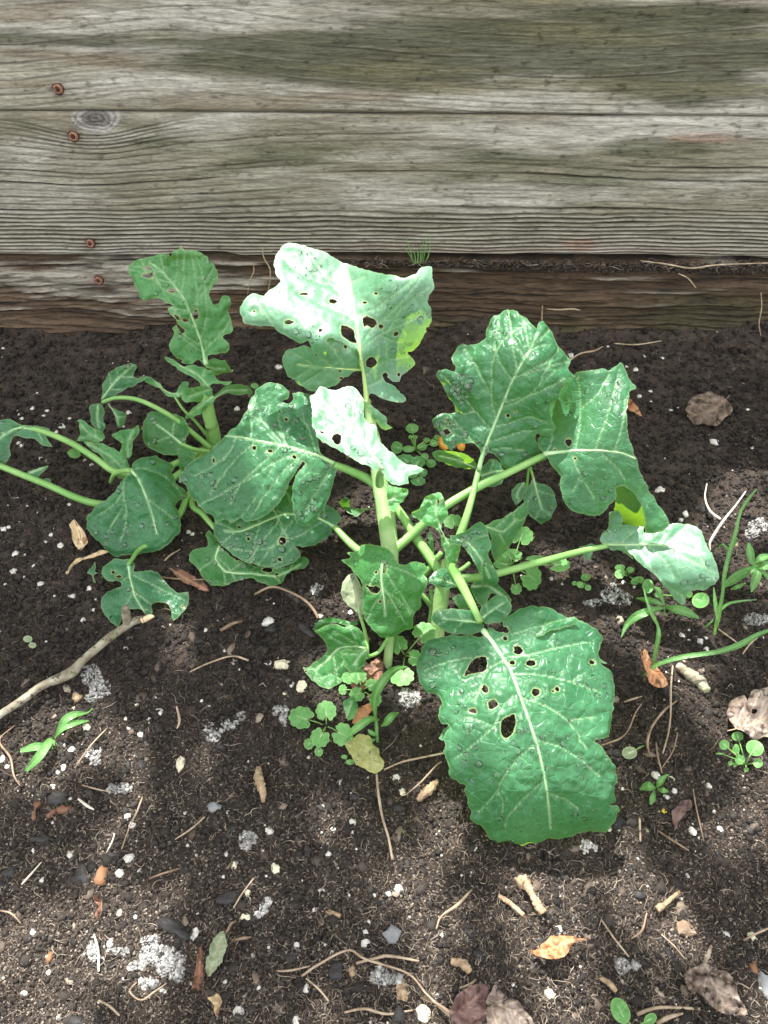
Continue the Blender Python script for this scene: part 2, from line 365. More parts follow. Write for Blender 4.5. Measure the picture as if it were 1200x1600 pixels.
def grow_veins(mid, poly, seed, gap=34):
    r = np.random.default_rng(seed); M_ = resample(mid, 4, close=False); n = len(M_); out = []
    if n < 6: return out
    L = np.concatenate([[0], np.cumsum(np.hypot(*np.diff(M_, axis=0).T))]); tot = L[-1]; s = gap * .5
    side = 1
    while s < tot * .93:
        for side in (1, -1):
            ss = min(tot * .97, s + (r.random() - .5) * gap * .5); i = int(np.searchsorted(L, ss)); i = min(max(i, 1), n - 2)
            T = M_[min(i + 2, n - 1)] - M_[max(i - 2, 0)]; a = math.atan2(T[1], T[0]) + side * math.radians(58 - 22 * ss / tot + r.normal() * 6)
            p = M_[i].copy(); line = [p.copy()]; forked = False
            for k in range(60):
                a -= side * math.radians(1.0 + r.normal() * 4.5) * .8
                p = p + 5 * np.array([math.cos(a), math.sin(a)])
                if not inside(poly, np.array([p[0]]), np.array([p[1]]))[0]: break
                line.append(p.copy())
                if not forked and k > 7 and r.random() < .14:
                    forked = True; a2 = a + side * math.radians(38); q = p.copy(); l2 = [q.copy()]
                    for kk in range(30):
                        a2 -= side * math.radians(1.2 + r.normal() * 4); q = q + 5 * np.array([math.cos(a2), math.sin(a2)])
                        if not inside(poly, np.array([q[0]]), np.array([q[1]]))[0]: break
                        l2.append(q.copy())
                    if len(l2) > 3: out.append((np.array(l2), .7))
            if len(line) > 3: out.append((np.array(line), 1.0))
        s += gap * (.8 + r.random() * .4)
    return out
SEED = [100]
def sheet(poly, ctrl, mid=None, holes=(), org=(0, 0), s=1.0, step=2.8, wave=.0022, puff=.0011, jag=.9, veins=None, vw=1.0, gap=34, curl=0.0, rim=.22, wl=26., rag=1.0):
    """one blade: returns V, T, vein, rim, f(px,py)->t"""
    SEED[0] += 1; sd = SEED[0]
    cv = lambda L: [(org[0] + x / s, org[1] + y / s) for x, y in L]
    poly = cv(poly); B = resample(poly, step, jag=jag, seed=sd); HB = []
    if rag:
        L_ = np.cumsum(np.hypot(*np.diff(np.vstack([B, B[:1]]), axis=0).T)); tg = np.roll(B, -1, 0) - np.roll(B, 1, 0); tg /= np.linalg.norm(tg, axis=1)[:, None] + 1e-9
        B = B + np.stack([tg[:, 1], -tg[:, 0]], -1) * (rag * (fbm(L_ / 11 + sd, L_ * 0 + sd, 2) * 2.2 - .6 * np.abs(np.sin(L_ / 7.5 + 3 * vnoise(L_ / 40, L_ * 0)))))[:, None]
    for h in holes:
        if len(h) == 4 and not isinstance(h[0], tuple):
            x, y, a, b = h; hp = [(x + a * math.cos(t) * (1 + .18 * math.sin(3 * t + x)), y + b * math.sin(t) * (1 + .15 * math.cos(2 * t + y))) for t in np.linspace(0, 2 * math.pi, 9)[:-1]]
        else: hp = h
        HB.append(resample(cv(hp), min(step, 2.0), jag=1.3, seed=sd + 7))
    x0, y0 = B.min(0); x1, y1 = B.max(0)
    gx, gy = np.meshgrid(np.arange(x0, x1, step), np.arange(y0, y1, step * .87)); gx = gx + (np.arange(gx.shape[0])[:, None] % 2) * step / 2
    r = np.random.default_rng(sd); gx = (gx + (r.random(gx.shape) - .5) * step * .3).ravel(); gy = (gy + (r.random(gy.shape) - .5) * step * .3).ravel()
    bs = poly_segs([tuple(p) for p in B]); hs = [q for h in HB for q in poly_segs([tuple(p) for p in h])]
    k = inside(B, gx, gy)
    for h in HB: k &= ~inside(h, gx, gy)
    gx, gy = gx[k], gy[k]; k = seg_dist(gx, gy, bs + hs) > step * .55; gx, gy = gx[k], gy[k]
    pts = [Vector((float(a), float(b))) for a, b in B]; edges = [(i, (i + 1) % len(B)) for i in range(len(B))]
    for h in HB:
        o = len(pts); pts += [Vector((float(a), float(b))) for a, b in h]; edges += [(o + i, o + (i + 1) % len(h)) for i in range(len(h))]
    pts += [Vector((float(a), float(b))) for a, b in zip(gx, gy)]
    vo, eo, fo, *_ = delaunay_2d_cdt(pts, edges, [], 0, 1e-4)
    X = np.array([v.x for v in vo]); Y = np.array([v.y for v in vo]); T = np.array([f for f in fo if len(f) == 3])
    cx = X[T].mean(1); cy = Y[T].mean(1); k = inside(B, cx, cy)
    for h in HB: k &= ~inside(h, cx, cy)
    T = T[k]
    used = np.unique(T); mp = -np.ones(len(X), int); mp[used] = np.arange(len(used)); X, Y, T = X[used], Y[used], mp[T]
    f0 = tps([(a, b, float(t_z(a, b, z))) for a, b, z in ctrl])
    db = seg_dist(X, Y, bs); dh = seg_dist(X, Y, hs) if hs else np.full(len(X), 1e9); de = np.minimum(db, dh)
    V2 = []; 
    midc = cv(mid) if mid else None
    if midc: V2 = grow_veins(midc, B, sd, gap)
    if veins: V2 += [(resample(cv(v), 4, close=False), 1.0) for v in veins]
    vein = np.zeros(len(X)); dv = np.full(len(X), 30.0)
    if midc:
        Mr = resample(midc, 6, close=False); d = seg_dist(X, Y, poly_segs([tuple(p) for p in Mr], False)); dv = np.minimum(dv, d); vein = np.maximum(vein, np.clip(1.5 - d / 1.7, 0, 1) * .85)
    for l, wt in V2:
        d = seg_dist(X, Y, poly_segs([tuple(p) for p in l[::2]] + [tuple(l[-1])], False)); dv = np.minimum(dv, d)
        vein = np.maximum(vein, np.clip(1.35 * vw - d / (1.05 * wt), 0, 1) * (.74 * wt))
    def fl(x, y, d=None):
        t = f0(x, y)
        if d is None: d = seg_dist(np.atleast_1d(x).astype(float), np.atleast_1d(y).astype(float), bs)
        e = 1 - sstep(0, 30, d)
        t = t + wave * (fbm(x / wl + sd, y / wl, 2) * 2 * e + .55 * fbm(x / 55. + sd, y / 55., 2)) + curl * e * e
        return t
    t = fl(X, Y, db)
    P = p_t(X, Y, t)
    gh = ground_h(P[:, 0], P[:, 1]) + .003; low = P[:, 2] < gh
    if low.any():
        t[low] = t_z(X[low], Y[low], gh[low]); P = p_t(X, Y, t)
    # pillow between the veins, along the true normal
    nr = np.cross(P[T[:, 1]] - P[T[:, 0]], P[T[:, 2]] - P[T[:, 0]]); VN = np.zeros_like(P)
    for c_ in range(3): np.add.at(VN, T[:, c_], nr)
    VN /= np.linalg.norm(VN, axis=1)[:, None] + 1e-12
    sgn = np.sign((VN * (np.array([0, 0, CAM_H]) - P)).sum(1)); flip = sgn.mean() < 0
    VN *= -1 if flip else 1
    if flip: T = T[:, ::-1]
    bul = (1 - np.exp(-dv / 7)) * puff * (.6 + .9 * vnoise(X / 14 + sd, Y / 14)) + puff * .5 * fbm(X / 9., Y / 9. + sd, 2)
    P = P + VN * (bul * sstep(0, 8, de))[:, None]
    rimv = np.maximum(np.clip(1.2 - db / 1.6, 0, 1) * rim, np.clip(1.2 - dh / 1.4, 0, 1) * .65)
    return dict(V=P, T=T, vein=vein, rim=rimv, f=fl, mid=midc, B=B, HB=HB, X=X, Y=Y, VN=VN)
_drop = None
def drop_template():
    global _drop
    if _drop is None:
        k, m_ = 10, 4; V = []; Fq = []
        for i in range(1, m_ + 1):
            ph = math.pi / 2 * i / m_
            for j in range(k): V.append((math.sin(ph) * math.cos(j * 2 * math.pi / k), math.sin(ph) * math.sin(j * 2 * math.pi / k), math.cos(ph) * .62))
        V.append((0, 0, .62)); V.append((0, 0, -.12)); tt = len(V) - 2
        for i in range(m_ - 1):
            for j in range(k): a = i * k + j; b = i * k + (j + 1) % k; Fq += [(a, a + k, b), (b, a + k, b + k)]
        for j in range(k): Fq += [(tt, j, (j + 1) % k), (tt + 1, (m_ - 1) * k + (j + 1) % k, (m_ - 1) * k + j)]
        _drop = (np.array(V), np.array(Fq))
    return _drop
def make_drops(parent, sh, n, rmin=1.5, rmax=5.8, boost=None):
    V0, F0 = drop_template(); VV = []; FF = []; o = 0; X, Y, P, VN = sh['X'], sh['Y'], sh['V'], sh['VN']
    cand = np.where((sh['rim'] < .02) & (sh['vein'] < .5))[0]
    if len(cand) < 10: return
    # drops gather in patches
    wgt = np.clip(vnoise(X[cand] / 40 + 5, Y[cand] / 40) - .25, .02, 1) ** 2; wgt /= wgt.sum()
    for i in rng.choice(cand, min(n, len(cand)), replace=False, p=wgt):
        rp = rmin + (rmax - rmin) * rng.random() ** 2.6; dep = P[i, 1] * .7071 + (CAM_H - P[i, 2]) * .7071; R = rp * dep / F
        nrm = VN[i]; a = np.cross(nrm, [0, 0, 1.0]); 
        if np.linalg.norm(a) < .1: a = np.array([1., 0, 0])
        a /= np.linalg.norm(a); b = np.cross(nrm, a); th = rng.random() * 6.28
        sx = 1 + rng.random() * .35; q = V0 * [sx, 1, .8]
        q[:, :2] = q[:, :2] @ np.array([[math.cos(th), math.sin(th)], [-math.sin(th), math.cos(th)]])
        VV.append(P[i] + R * (q[:, :1] * a + q[:, 1:2] * b + q[:, 2:] * nrm)); FF.append(F0 + o); o += len(V0)
    ob = link('water_droplets', mesh_np('water_droplets', np.vstack(VV), np.vstack(FF), M['water']), parent); ob['kind'] = 'stuff'
def leaf(parent, sheets, ctrl, org=(0, 0), s=1.0, material='kale', drops=0, stalk=None, rib=(4.2, 1.0), ribmat='rib', label=None, name='leaf', stalkmat='stem', **kw):
    """a leaf (part) with midrib, stalk and droplets (sub-parts). sheets: list of dicts(poly, mid, holes)"""
    Vs = []; Ts = []; ve = []; ri = []; o = 0; built = []
    for sd in sheets:
        k2 = dict(kw); k2.update({a: b for a, b in sd.items() if a not in ('poly', 'ctrl', 'shift')})
        c2 = sd.get('ctrl', ctrl)
        if 'shift' in sd: c2 = [(a, b, z + sd['shift']) for a, b, z in c2]
        sh = sheet(sd['poly'], c2, org=org, s=s, **k2); built.append(sh)
        Vs.append(sh['V']); Ts.append(sh['T'] + o); o += len(sh['V']); ve.append(sh['vein']); ri.append(sh['rim'])
    me = mesh_np(name, np.vstack(Vs), np.vstack(Ts), M[material], dict(vein=np.concatenate(ve), rim=np.concatenate(ri)))
    ob = link(name, me, parent)
    if label: ob['label'] = label
    for j, sh in enumerate(built):
        if sh['mid'] and rib:
            Mr = resample(sh['mid'], 7, close=False); Mr = np.vstack([Mr, sh['mid'][-1]]); k = len(Mr); fr = np.linspace(0, 1, k)
            t = sh['f'](Mr[:, 0], Mr[:, 1]); R = (rib[0] * (.5 * (1 - fr) ** .9 + .35 * np.exp(-fr * 9)) + rib[1] * .5 * fr) * (1 if j == 0 else .5) * t / F
            P = p_t(Mr[:, 0], Mr[:, 1], t + R * .25)
            V, Q, T = tube_arrays(P, R, 8); link('midrib', mesh_np('midrib', V, [Q, T], M[ribmat]), ob)
    if stalk:
        P, R = stalk_pts(stalk, org, s); tube('stalk', P, R, M[stalkmat], ob)
    if drops: make_drops(ob, built[0], drops)
    return ob
#@@STRUCTURE
# ------------------------------------------------------------------ ground
def grid_mesh(xs, ys, zf):
    X, Y = np.meshgrid(xs, ys); Z = zf(X, Y); nx, ny = len(xs), len(ys)
    V = np.stack([X, Y, Z], -1).reshape(-1, 3); i = np.arange(ny - 1)[:, None] * nx; j = np.arange(nx - 1)[None, :]; a = i + j
    return V, np.stack([a, a + 1, a + nx + 1, a + nx], -1).reshape(-1, 4)
far = [.9, 1.3, 2, 4, 8, 16, 30, 60]
xs = np.concatenate([-np.array(far[::-1]), np.arange(-.62, .62, .0028), far])
ys = np.concatenate([[-60, -30, -12, -5, -2, -1, -.5, -.25, -.1], np.arange(-.04, .80, .0028), [1, 1.5, 3, 6, 12, 30, 60]])
V, Q = grid_mesh(xs, ys, ground_h)
soil = link('ground', mesh_np('ground', V, Q, M['soil'])); soil['kind'] = 'structure'; soil['label'] = 'dark crumbly garden soil'

# ------------------------------------------------------------------ timber wall
def gauss(px, py, x, y, a, b, ang=0):
    c, s_ = math.cos(ang), math.sin(ang); u = (px - x) * c + (py - y) * s_; v = -(px - x) * s_ + (py - y) * c
    return np.exp(-(u / a) ** 2 - (v / b) ** 2)
def lines(v, table, wid):
    g = np.zeros_like(v)
    for pos, st, *w_ in table:
        ww = wid * (w_[0] if w_ else 1); g = np.maximum(g, st * np.exp(-((v - pos) / ww) ** 2))
    return g
wall = thing('timber_wall', (0, WALL_Y + .02, -.05), 'weathered grey plank wall with rusty screws behind the kale', 'wall'); wall['kind'] = 'thing'
WX = np.concatenate([[-1.5, -1.2, -.9, -.7], np.arange(-.52, .52, .0016), [.7, .9, 1.2, 1.5]])
lg = np.array([.48, .47, .43]); mg = np.array([.225, .21, .16]); gr = np.array([.085, .088, .055]); br = np.array([.20, .125, .075]); dk = np.array([.035, .03, .025]); rd = np.array([.23, .115, .06])
def blend(c, t, f): return c * (1 - f[..., None]) + t * f[..., None]
def plank(z0, z1, fn, label=None, dz=.00072, thick=.036, y=WALL_Y, nm='plank'):
    n = int((z1 - z0) / dz); u = np.linspace(0, 1, n)
    X, U = np.meshgrid(WX, u); Z = z0 + (z1 - z0) * U - .0072 * X
    px, py = project(np.stack([X, np.full_like(X, y), Z], -1))
    dep, col = fn(px, py, X, U)
    e = np.minimum(U, 1 - U) * (z1 - z0); rnd = .003 * (1 - np.clip(e / .004, 0, 1)) ** 2
    Yv = y + dep + rnd; Vf = np.stack([X, Yv, Z], -1).reshape(-1, 3); nx = len(WX)
    i = np.arange(n - 1)[:, None] * nx; j = np.arange(nx - 1)[None, :]; a = i + j; Qf = np.stack([a, a + 1, a + nx + 1, a + nx], -1).reshape(-1, 4)
    # back
    o = len(Vf); back = np.array([(WX[0], y + thick, z0 - .0072 * WX[0]), (WX[-1], y + thick, z0 - .0072 * WX[-1]), (WX[0], y + thick, z1 - .0072 * WX[0]), (WX[-1], y + thick, z1 - .0072 * WX[-1])])
    bt = np.stack([WX, np.full(nx, y + thick), z0 - .0072 * WX], -1); tp = np.stack([WX, np.full(nx, y + thick), z1 - .0072 * WX], -1)
    V = np.vstack([Vf, bt, tp]); jb = np.arange(nx - 1)
    Qb = np.stack([o + jb, o + jb + 1, jb + 1, jb], -1); tt = (n - 1) * nx
    Qt = np.stack([tt + jb, tt + jb + 1, o + nx + jb + 1, o + nx + jb], -1); Qk = np.stack([o + jb + 1, o + jb, o + nx + jb, o + nx + jb + 1], -1)
    cc = np.vstack([col.reshape(-1, 3), col[0], col[-1]])
    for sx_, sy_ in ((91, 139), (115, 213), (141, 380), (154, 438)):
        cc[:n * nx] = cc[:n * nx] * (1 - (.55 * gauss(px, py, sx_, sy_ + 3, 12, 12) * (.5 + vnoise(px / 3, py / 3))).clip(0, .8).reshape(-1, 1)) + np.array([.09, .05, .035]) * (.55 * gauss(px, py, sx_, sy_ + 3, 12, 12) * (.5 + vnoise(px / 3, py / 3))).clip(0, .8).reshape(-1, 1)
    ob = link(nm, mesh_np(nm, V, [Qf, Qb, Qt, Qk], M['wood'], cattr=cc), wall)
    if label: ob['label'] = label
    return ob
def f_top(px, py, X, U):
    wv = fbm(X * 5, py / 90, 3); v = py + 26 * np.exp(-((px - 280) / 170) ** 2) - 22 * np.exp(-((px - 900) / 260) ** 2) * (1 - py / 260) + 9 * wv + 2.5 * fbm(X * 22, py / 14, 2)
    tb = [(-60, .6), (-30, .5), (-8, .5), (14, .5), (38, .6, .8), (57, .5), (76, .7), (90, .4), (104, .8), (118, .4), (129, .7), (141, .4), (151, .7), (160, .5), (168, .6)]
    g = lines(v, tb, 1.5) * (.35 + .9 * sstep(-.3, .4, fbm(X * 6 + 9, py / 30, 3)))
    lt = lines(v + 3.5, tb, 1.3) * .5
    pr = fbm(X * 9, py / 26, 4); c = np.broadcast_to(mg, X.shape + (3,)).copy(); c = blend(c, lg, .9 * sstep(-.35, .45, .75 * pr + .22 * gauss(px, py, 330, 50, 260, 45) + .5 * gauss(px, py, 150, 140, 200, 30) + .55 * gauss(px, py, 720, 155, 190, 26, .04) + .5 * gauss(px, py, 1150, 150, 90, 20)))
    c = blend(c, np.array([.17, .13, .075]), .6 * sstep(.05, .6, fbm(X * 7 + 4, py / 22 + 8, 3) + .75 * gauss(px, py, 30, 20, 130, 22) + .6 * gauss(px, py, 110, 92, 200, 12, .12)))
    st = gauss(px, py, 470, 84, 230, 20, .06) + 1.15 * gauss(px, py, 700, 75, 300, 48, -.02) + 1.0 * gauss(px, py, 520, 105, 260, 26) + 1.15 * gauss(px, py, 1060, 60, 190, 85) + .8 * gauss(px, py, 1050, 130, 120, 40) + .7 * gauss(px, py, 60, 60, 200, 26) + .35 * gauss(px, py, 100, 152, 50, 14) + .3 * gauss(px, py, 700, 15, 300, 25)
    st = st + .75 * fbm(X * 11 + 2, py / 20, 5) * (.25 + np.minimum(st, 1))
    c = blend(c, gr, .90 * sstep(.18, .85, st)); c = blend(c, np.array([.20, .185, .10]), .4 * sstep(.1, .5, fbm(X * 6 + 31, py / 28 + 3, 4)))
    c = blend(c, dk, .55 * g); c = blend(c, lg * 1.2, .35 * lt)
    dep = .0009 * g + .0004 * fbm(X * 60, py / 3, 2) - .0006 * pr
    return dep, c
def f_mid(px, py, X, U):
    kx, ky = 145, 184
    sag = 46 * np.exp(-((px - kx) / 88) ** 2) * np.exp(-np.maximum(py - ky, 0) / 55.)
    v = py - sag + 6 * fbm(X * 4 + 3, py / 120, 2) + 2.2 * fbm(X * 20, py / 18, 2) + 13 * sstep(250, 520, px) * (1 - sstep(300, 345, py)) - 12 * sstep(750, 1150, px) * (1 - sstep(300, 350, py))
    tb = [(183, .6), (190, .7), (197, .6), (205, .8), (213, .6), (224, .5), (236, .35), (250, .35), (264, .95), (272, .4), (284, 1.0), (297, .35), (309, .5), (320, .4), (329, .95), (336, .7), (342, .95), (349, 1), (356, .9), (362, 1), (369, 1), (375, .95), (381, 1), (387, .95), (392, .9), (397, .9), (402, .8)]
    g = lines(v, tb, 1.3); kn = gauss(px, py, 145, 215, 130, 60); low = sstep(310, 345, py)
    far_ = 1 - np.clip(kn * 1.3, 0, 1)
    top = (1 - low) * far_; g = g * (1 - top * (1 - sstep(-.15, .35, fbm(X * 3.5 + 5, py / 22, 3)) * .95))
    g = g * (.72 + .5 * vnoise(X * 30, py / 5))
    pr = fbm(X * 9 + 7, py / 22, 4); c = np.broadcast_to(mg, X.shape + (3,)).copy()
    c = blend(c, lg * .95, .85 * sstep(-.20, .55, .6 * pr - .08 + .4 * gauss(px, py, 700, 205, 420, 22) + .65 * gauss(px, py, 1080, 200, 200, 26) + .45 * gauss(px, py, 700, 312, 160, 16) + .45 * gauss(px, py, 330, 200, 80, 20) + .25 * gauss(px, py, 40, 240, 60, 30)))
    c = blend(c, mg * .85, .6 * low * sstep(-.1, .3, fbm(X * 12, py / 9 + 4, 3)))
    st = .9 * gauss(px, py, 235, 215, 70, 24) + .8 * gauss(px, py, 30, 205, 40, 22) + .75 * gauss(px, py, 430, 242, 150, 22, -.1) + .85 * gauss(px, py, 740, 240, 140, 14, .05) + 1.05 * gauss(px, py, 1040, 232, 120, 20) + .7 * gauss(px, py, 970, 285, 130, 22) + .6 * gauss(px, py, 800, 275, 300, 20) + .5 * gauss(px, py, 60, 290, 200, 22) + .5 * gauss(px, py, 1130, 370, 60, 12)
    st = st + .75 * fbm(X * 12 + 2, py / 16 + 7, 5) * (.3 + np.minimum(st, 1))
    c = blend(c, gr * 1.3, .78 * sstep(.18, .85, st)); c = blend(c, rd, .35 * sstep(.35, .8, gauss(px, py, 700, 392, 500, 13) + .5 * fbm(X * 10, py / 6, 3)))
    c = blend(c, rd * 1.1, .85 * sstep(.4, .8, 1.1 * gauss(px, py, 905, 382, 32, 12) + .3 * fbm(X * 40, py / 4, 3))); c = blend(c, np.array([.30, .19, .13]), .5 * sstep(.3, .8, gauss(px, py, 1090, 215, 60, 10) + .4 * fbm(X * 14, py / 8, 3)))
    # the knot
    q = np.hypot((px - 150) / 40, (py - 186) / 22); kr = sstep(1.15, .9, q)
    c = blend(c, np.array([.36, .35, .33]), kr * .9); c = blend(c, np.array([.10, .095, .09]), kr * sstep(.75, .3, q) * (.6 + .4 * vnoise(px / 3, py / 3)))
    ringk = np.abs(np.sin(q * 13 + 2 * vnoise(px / 15, py / 15))) ** 10 * kr
    c = blend(c, dk * .7, np.clip(1.0 * g + .6 * ringk, 0, .96)); lt = lines(v + 3, tb, 1.2) * low; c = blend(c, lg * 1.2, .42 * lt)
    dep = .0030 * g - .0007 * pr + .0005 * fbm(X * 60, py / 3, 2) + .0008 * ringk
    # broken lower lip
    lip = sstep(.05, 0, U) * sstep(-.2, .5, fbm(X * 12 + 50, X * 0, 3)); dep = dep + .012 * lip
    return dep, c
def f_low(px, py, X, U):
    v = py + 10 * fbm(X * 5 + 11, py / 50, 3) + 4 * fbm(X * 16, py / 16, 2)
    g = lines(v, [(405 + 7.3 * i, .4 + .6 * LAT[i, 3]) for i in range(-2, 22)], 1.6) * sstep(-.35, .25, fbm(X * 8, py / 12, 3))
    r1 = fbm(X * 14, py / 9, 5); r2 = fbm(X * 5 + 3, py / 20, 4)
    c = np.broadcast_to(np.array([.075, .05, .033]), X.shape + (3,)).copy()
    c = blend(c, np.array([.12, .085, .058]), .8 * sstep(-.1, .45, r2 + .5 * gauss(px, py, 120, 480, 260, 22)))
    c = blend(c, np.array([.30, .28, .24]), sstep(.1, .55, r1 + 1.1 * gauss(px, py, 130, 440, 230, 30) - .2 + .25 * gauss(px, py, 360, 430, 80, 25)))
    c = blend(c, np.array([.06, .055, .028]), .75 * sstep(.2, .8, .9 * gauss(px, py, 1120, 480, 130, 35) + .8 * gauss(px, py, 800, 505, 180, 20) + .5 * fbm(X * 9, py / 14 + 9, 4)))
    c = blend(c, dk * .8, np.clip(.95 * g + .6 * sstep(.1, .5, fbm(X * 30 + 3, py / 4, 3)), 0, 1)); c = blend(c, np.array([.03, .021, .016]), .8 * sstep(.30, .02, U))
    c = blend(c, np.array([.17, .12, .075]), .6 * sstep(.2, .6, fbm(X * 22 + 8, py / 5, 3) - .1) * sstep(.25, .5, U) * (1 - sstep(.75, .95, U)))
    bulge = .016 * np.sin(np.clip(U * 1.1, 0, 1) * np.pi) * (.7 + .3 * vnoise(X * 5, X * 0 + 1))
    dep = .004 - bulge - .010 * sstep(-.05, .4, X) - .0065 * r1 - .004 * r2 + .0035 * g - .0015 * fbm(X * 90, py / 3, 2) + .006 * sstep(.25, 0, U)
    return dep, c
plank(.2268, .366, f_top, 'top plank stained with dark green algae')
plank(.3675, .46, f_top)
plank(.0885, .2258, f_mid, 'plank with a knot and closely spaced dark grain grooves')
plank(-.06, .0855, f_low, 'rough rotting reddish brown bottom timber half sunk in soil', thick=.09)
# backing posts so the planks stand
for x in (-.44, .55, 1.3, -1.3):
    zb = np.array([(a, b, c) for a in (x - .045, x + .045) for b in (WALL_Y + .092, WALL_Y + .18) for c in (-.06, .45)])
    link('post', mesh_np('post', zb, np.array([(0, 1, 3, 2), (4, 6, 7, 5), (0, 4, 5, 1), (2, 3, 7, 6), (1, 5, 7, 3), (0, 2, 6, 4)]), M['splinter'], smooth=False), wall)
def screw(px, py, y, rot, r=.0042):
    d = ray(px, py); P = p_t(px, py, y / d[1]); k = 20; V = []; Fq = []
    prof = [(0.0, -.0007), (.40, -.0007), (.42, -.0016), (.80, -.0022), (.97, -.0014), (1.03, -.0002), (1.03, .0035)]
    for rr, yy in prof:
        for j in range(k): a = 2 * math.pi * j / k; V.append((P[0] + rr * r * math.cos(a), P[1] + yy, P[2] + rr * r * math.sin(a)))
    for i in range(len(prof) - 1):
        for j in range(k): a = i * k + j; b = i * k + (j + 1) % k; Fq.append((a, b, b + k, a + k))
    o = link('screw', mesh_np('screw', V, np.array(Fq), M['rust']), wall)
    V = []; ks = 12                                                    # star shaped drive
    for yy in (-.00225, -.0004):
        for j in range(ks): a = 2 * math.pi * j / ks + rot; rr = r * (.42 if j % 2 else .27); V.append((P[0] + rr * math.cos(a), P[1] + yy, P[2] + rr * math.sin(a)))
    Fq = [(j, (j + 1) % ks, ks + (j + 1) % ks, ks + j) for j in range(ks)]
    V.append((P[0], P[1] - .00225, P[2])); T = [(j, 2 * ks, (j + 1) % ks) for j in range(ks)]
    link('drive_recess', mesh_np('drive_recess', V, [np.array(Fq), np.array(T)], M['recess'], smooth=False), o)
    # dark bruise ring in the wood
    V = []; Fq = []
    for rr, yy in ((1.0, -.0004), (1.18, -.0003), (1.22, .0012)):
        for j in range(k): a = 2 * math.pi * j / k; q = rr * r * (1 + (.07 * math.sin(3 * a + rot) if rr > 1 else 0)); V.append((P[0] + q * math.cos(a), P[1] + yy, P[2] + q * math.sin(a)))
    for i in range(2):
        for j in range(k): a = i * k + j; b = i * k + (j + 1) % k; Fq.append((a, b, b + k, a + k))
    link('rust_ring', mesh_np('rust_ring', V, np.array(Fq), M['recess']), o)
for i, (a, b, y) in enumerate([(91, 139, WALL_Y), (115, 213, WALL_Y), (141, 380, WALL_Y), (154, 438, WALL_Y - .0125)]): screw(a, b, y - .0005, i * .7)

# ------------------------------------------------------------------ soil litter (stuff nobody could count)
def blobs(name, P, R, tone, material, flat=(.6, 1.0)):
    n = len(P); T = np.array([(1, 0, 0), (-1, 0, 0), (0, 1, 0), (0, -1, 0), (0, 0, 1), (0, 0, -1)], float)
    Fo = np.array([(0, 2, 4), (2, 1, 4), (1, 3, 4), (3, 0, 4), (2, 0, 5), (1, 2, 5), (3, 1, 5), (0, 3, 5)])
    q = rng.normal(size=(n, 4)); q /= np.linalg.norm(q, axis=1)[:, None]; a, b, c, d = q.T
    Rm = np.stack([np.stack([1 - 2 * (c * c + d * d), 2 * (b * c - a * d), 2 * (b * d + a * c)], -1), np.stack([2 * (b * c + a * d), 1 - 2 * (b * b + d * d), 2 * (c * d - a * b)], -1), np.stack([2 * (b * d - a * c), 2 * (c * d + a * b), 1 - 2 * (b * b + c * c)], -1)], 1)
    sc = R[:, None] * (flat[0] + (flat[1] - flat[0]) * rng.random((n, 3)))
    V = T[None] * (.7 + .6 * rng.random((n, 6, 1))) * sc[:, None, :]; V = np.einsum('nij,nkj->nki', Rm, V) + P[:, None, :]
    Fa = (Fo[None] + (np.arange(n) * 6)[:, None, None]).reshape(-1, 3)
    o = link(name, mesh_np(name, V.reshape(-1, 3), Fa, material, dict(tone=np.repeat(tone, 6)), smooth=False)); o['kind'] = 'stuff'; return o
def scatter(n, pad=60, ymax=None):
    """even over the picture's ground, i.e. denser near the camera, with a margin past the frame"""
    px = rng.uniform(-260, 1460, n * 2); py = rng.uniform(470, 1720, n * 2)
    k = rng.random(n * 2) < np.clip((py - 50) / 900, .42, 1); px, py = px[k][:n], py[k][:n]
    P = at_z(px, py, 0.0); k = (P[:, 1] < WALL_Y - .012) & (P[:, 1] > .03); P = P[k]; P[:, 2] = ground_h(P[:, 0], P[:, 1]); return P
P = scatter(150000); n = len(P); R = .00045 + .0011 * rng.random(n) ** 3 + .0022 * rng.random(n) ** 14
R *= .72 + .62 * (P[:, 1] / .4); P[:, 2] += R * .35
tone = np.clip(rng.random(n) ** 1.5 * .8 + .25 * fbm(P[:, 0] * 12, P[:, 1] * 12, 3) + .42 * sstep(.36, .13, P[:, 1]), 0, 1)
tone *= 1 - .55 * sstep(.0011, .0022, R)
blobs('soil_crumbs', P, R, tone, M['crumb']).__setitem__('label', 'dark crumbs of soil')
# larger clods
P = scatter(2600); n = len(P); R = .0022 + .004 * rng.random(n) ** 3; P[:, 2] -= R * .1
blobs('soil_clods', P, R, rng.random(n) * .45, M['crumb']).__setitem__('label', 'small dark clods of earth')
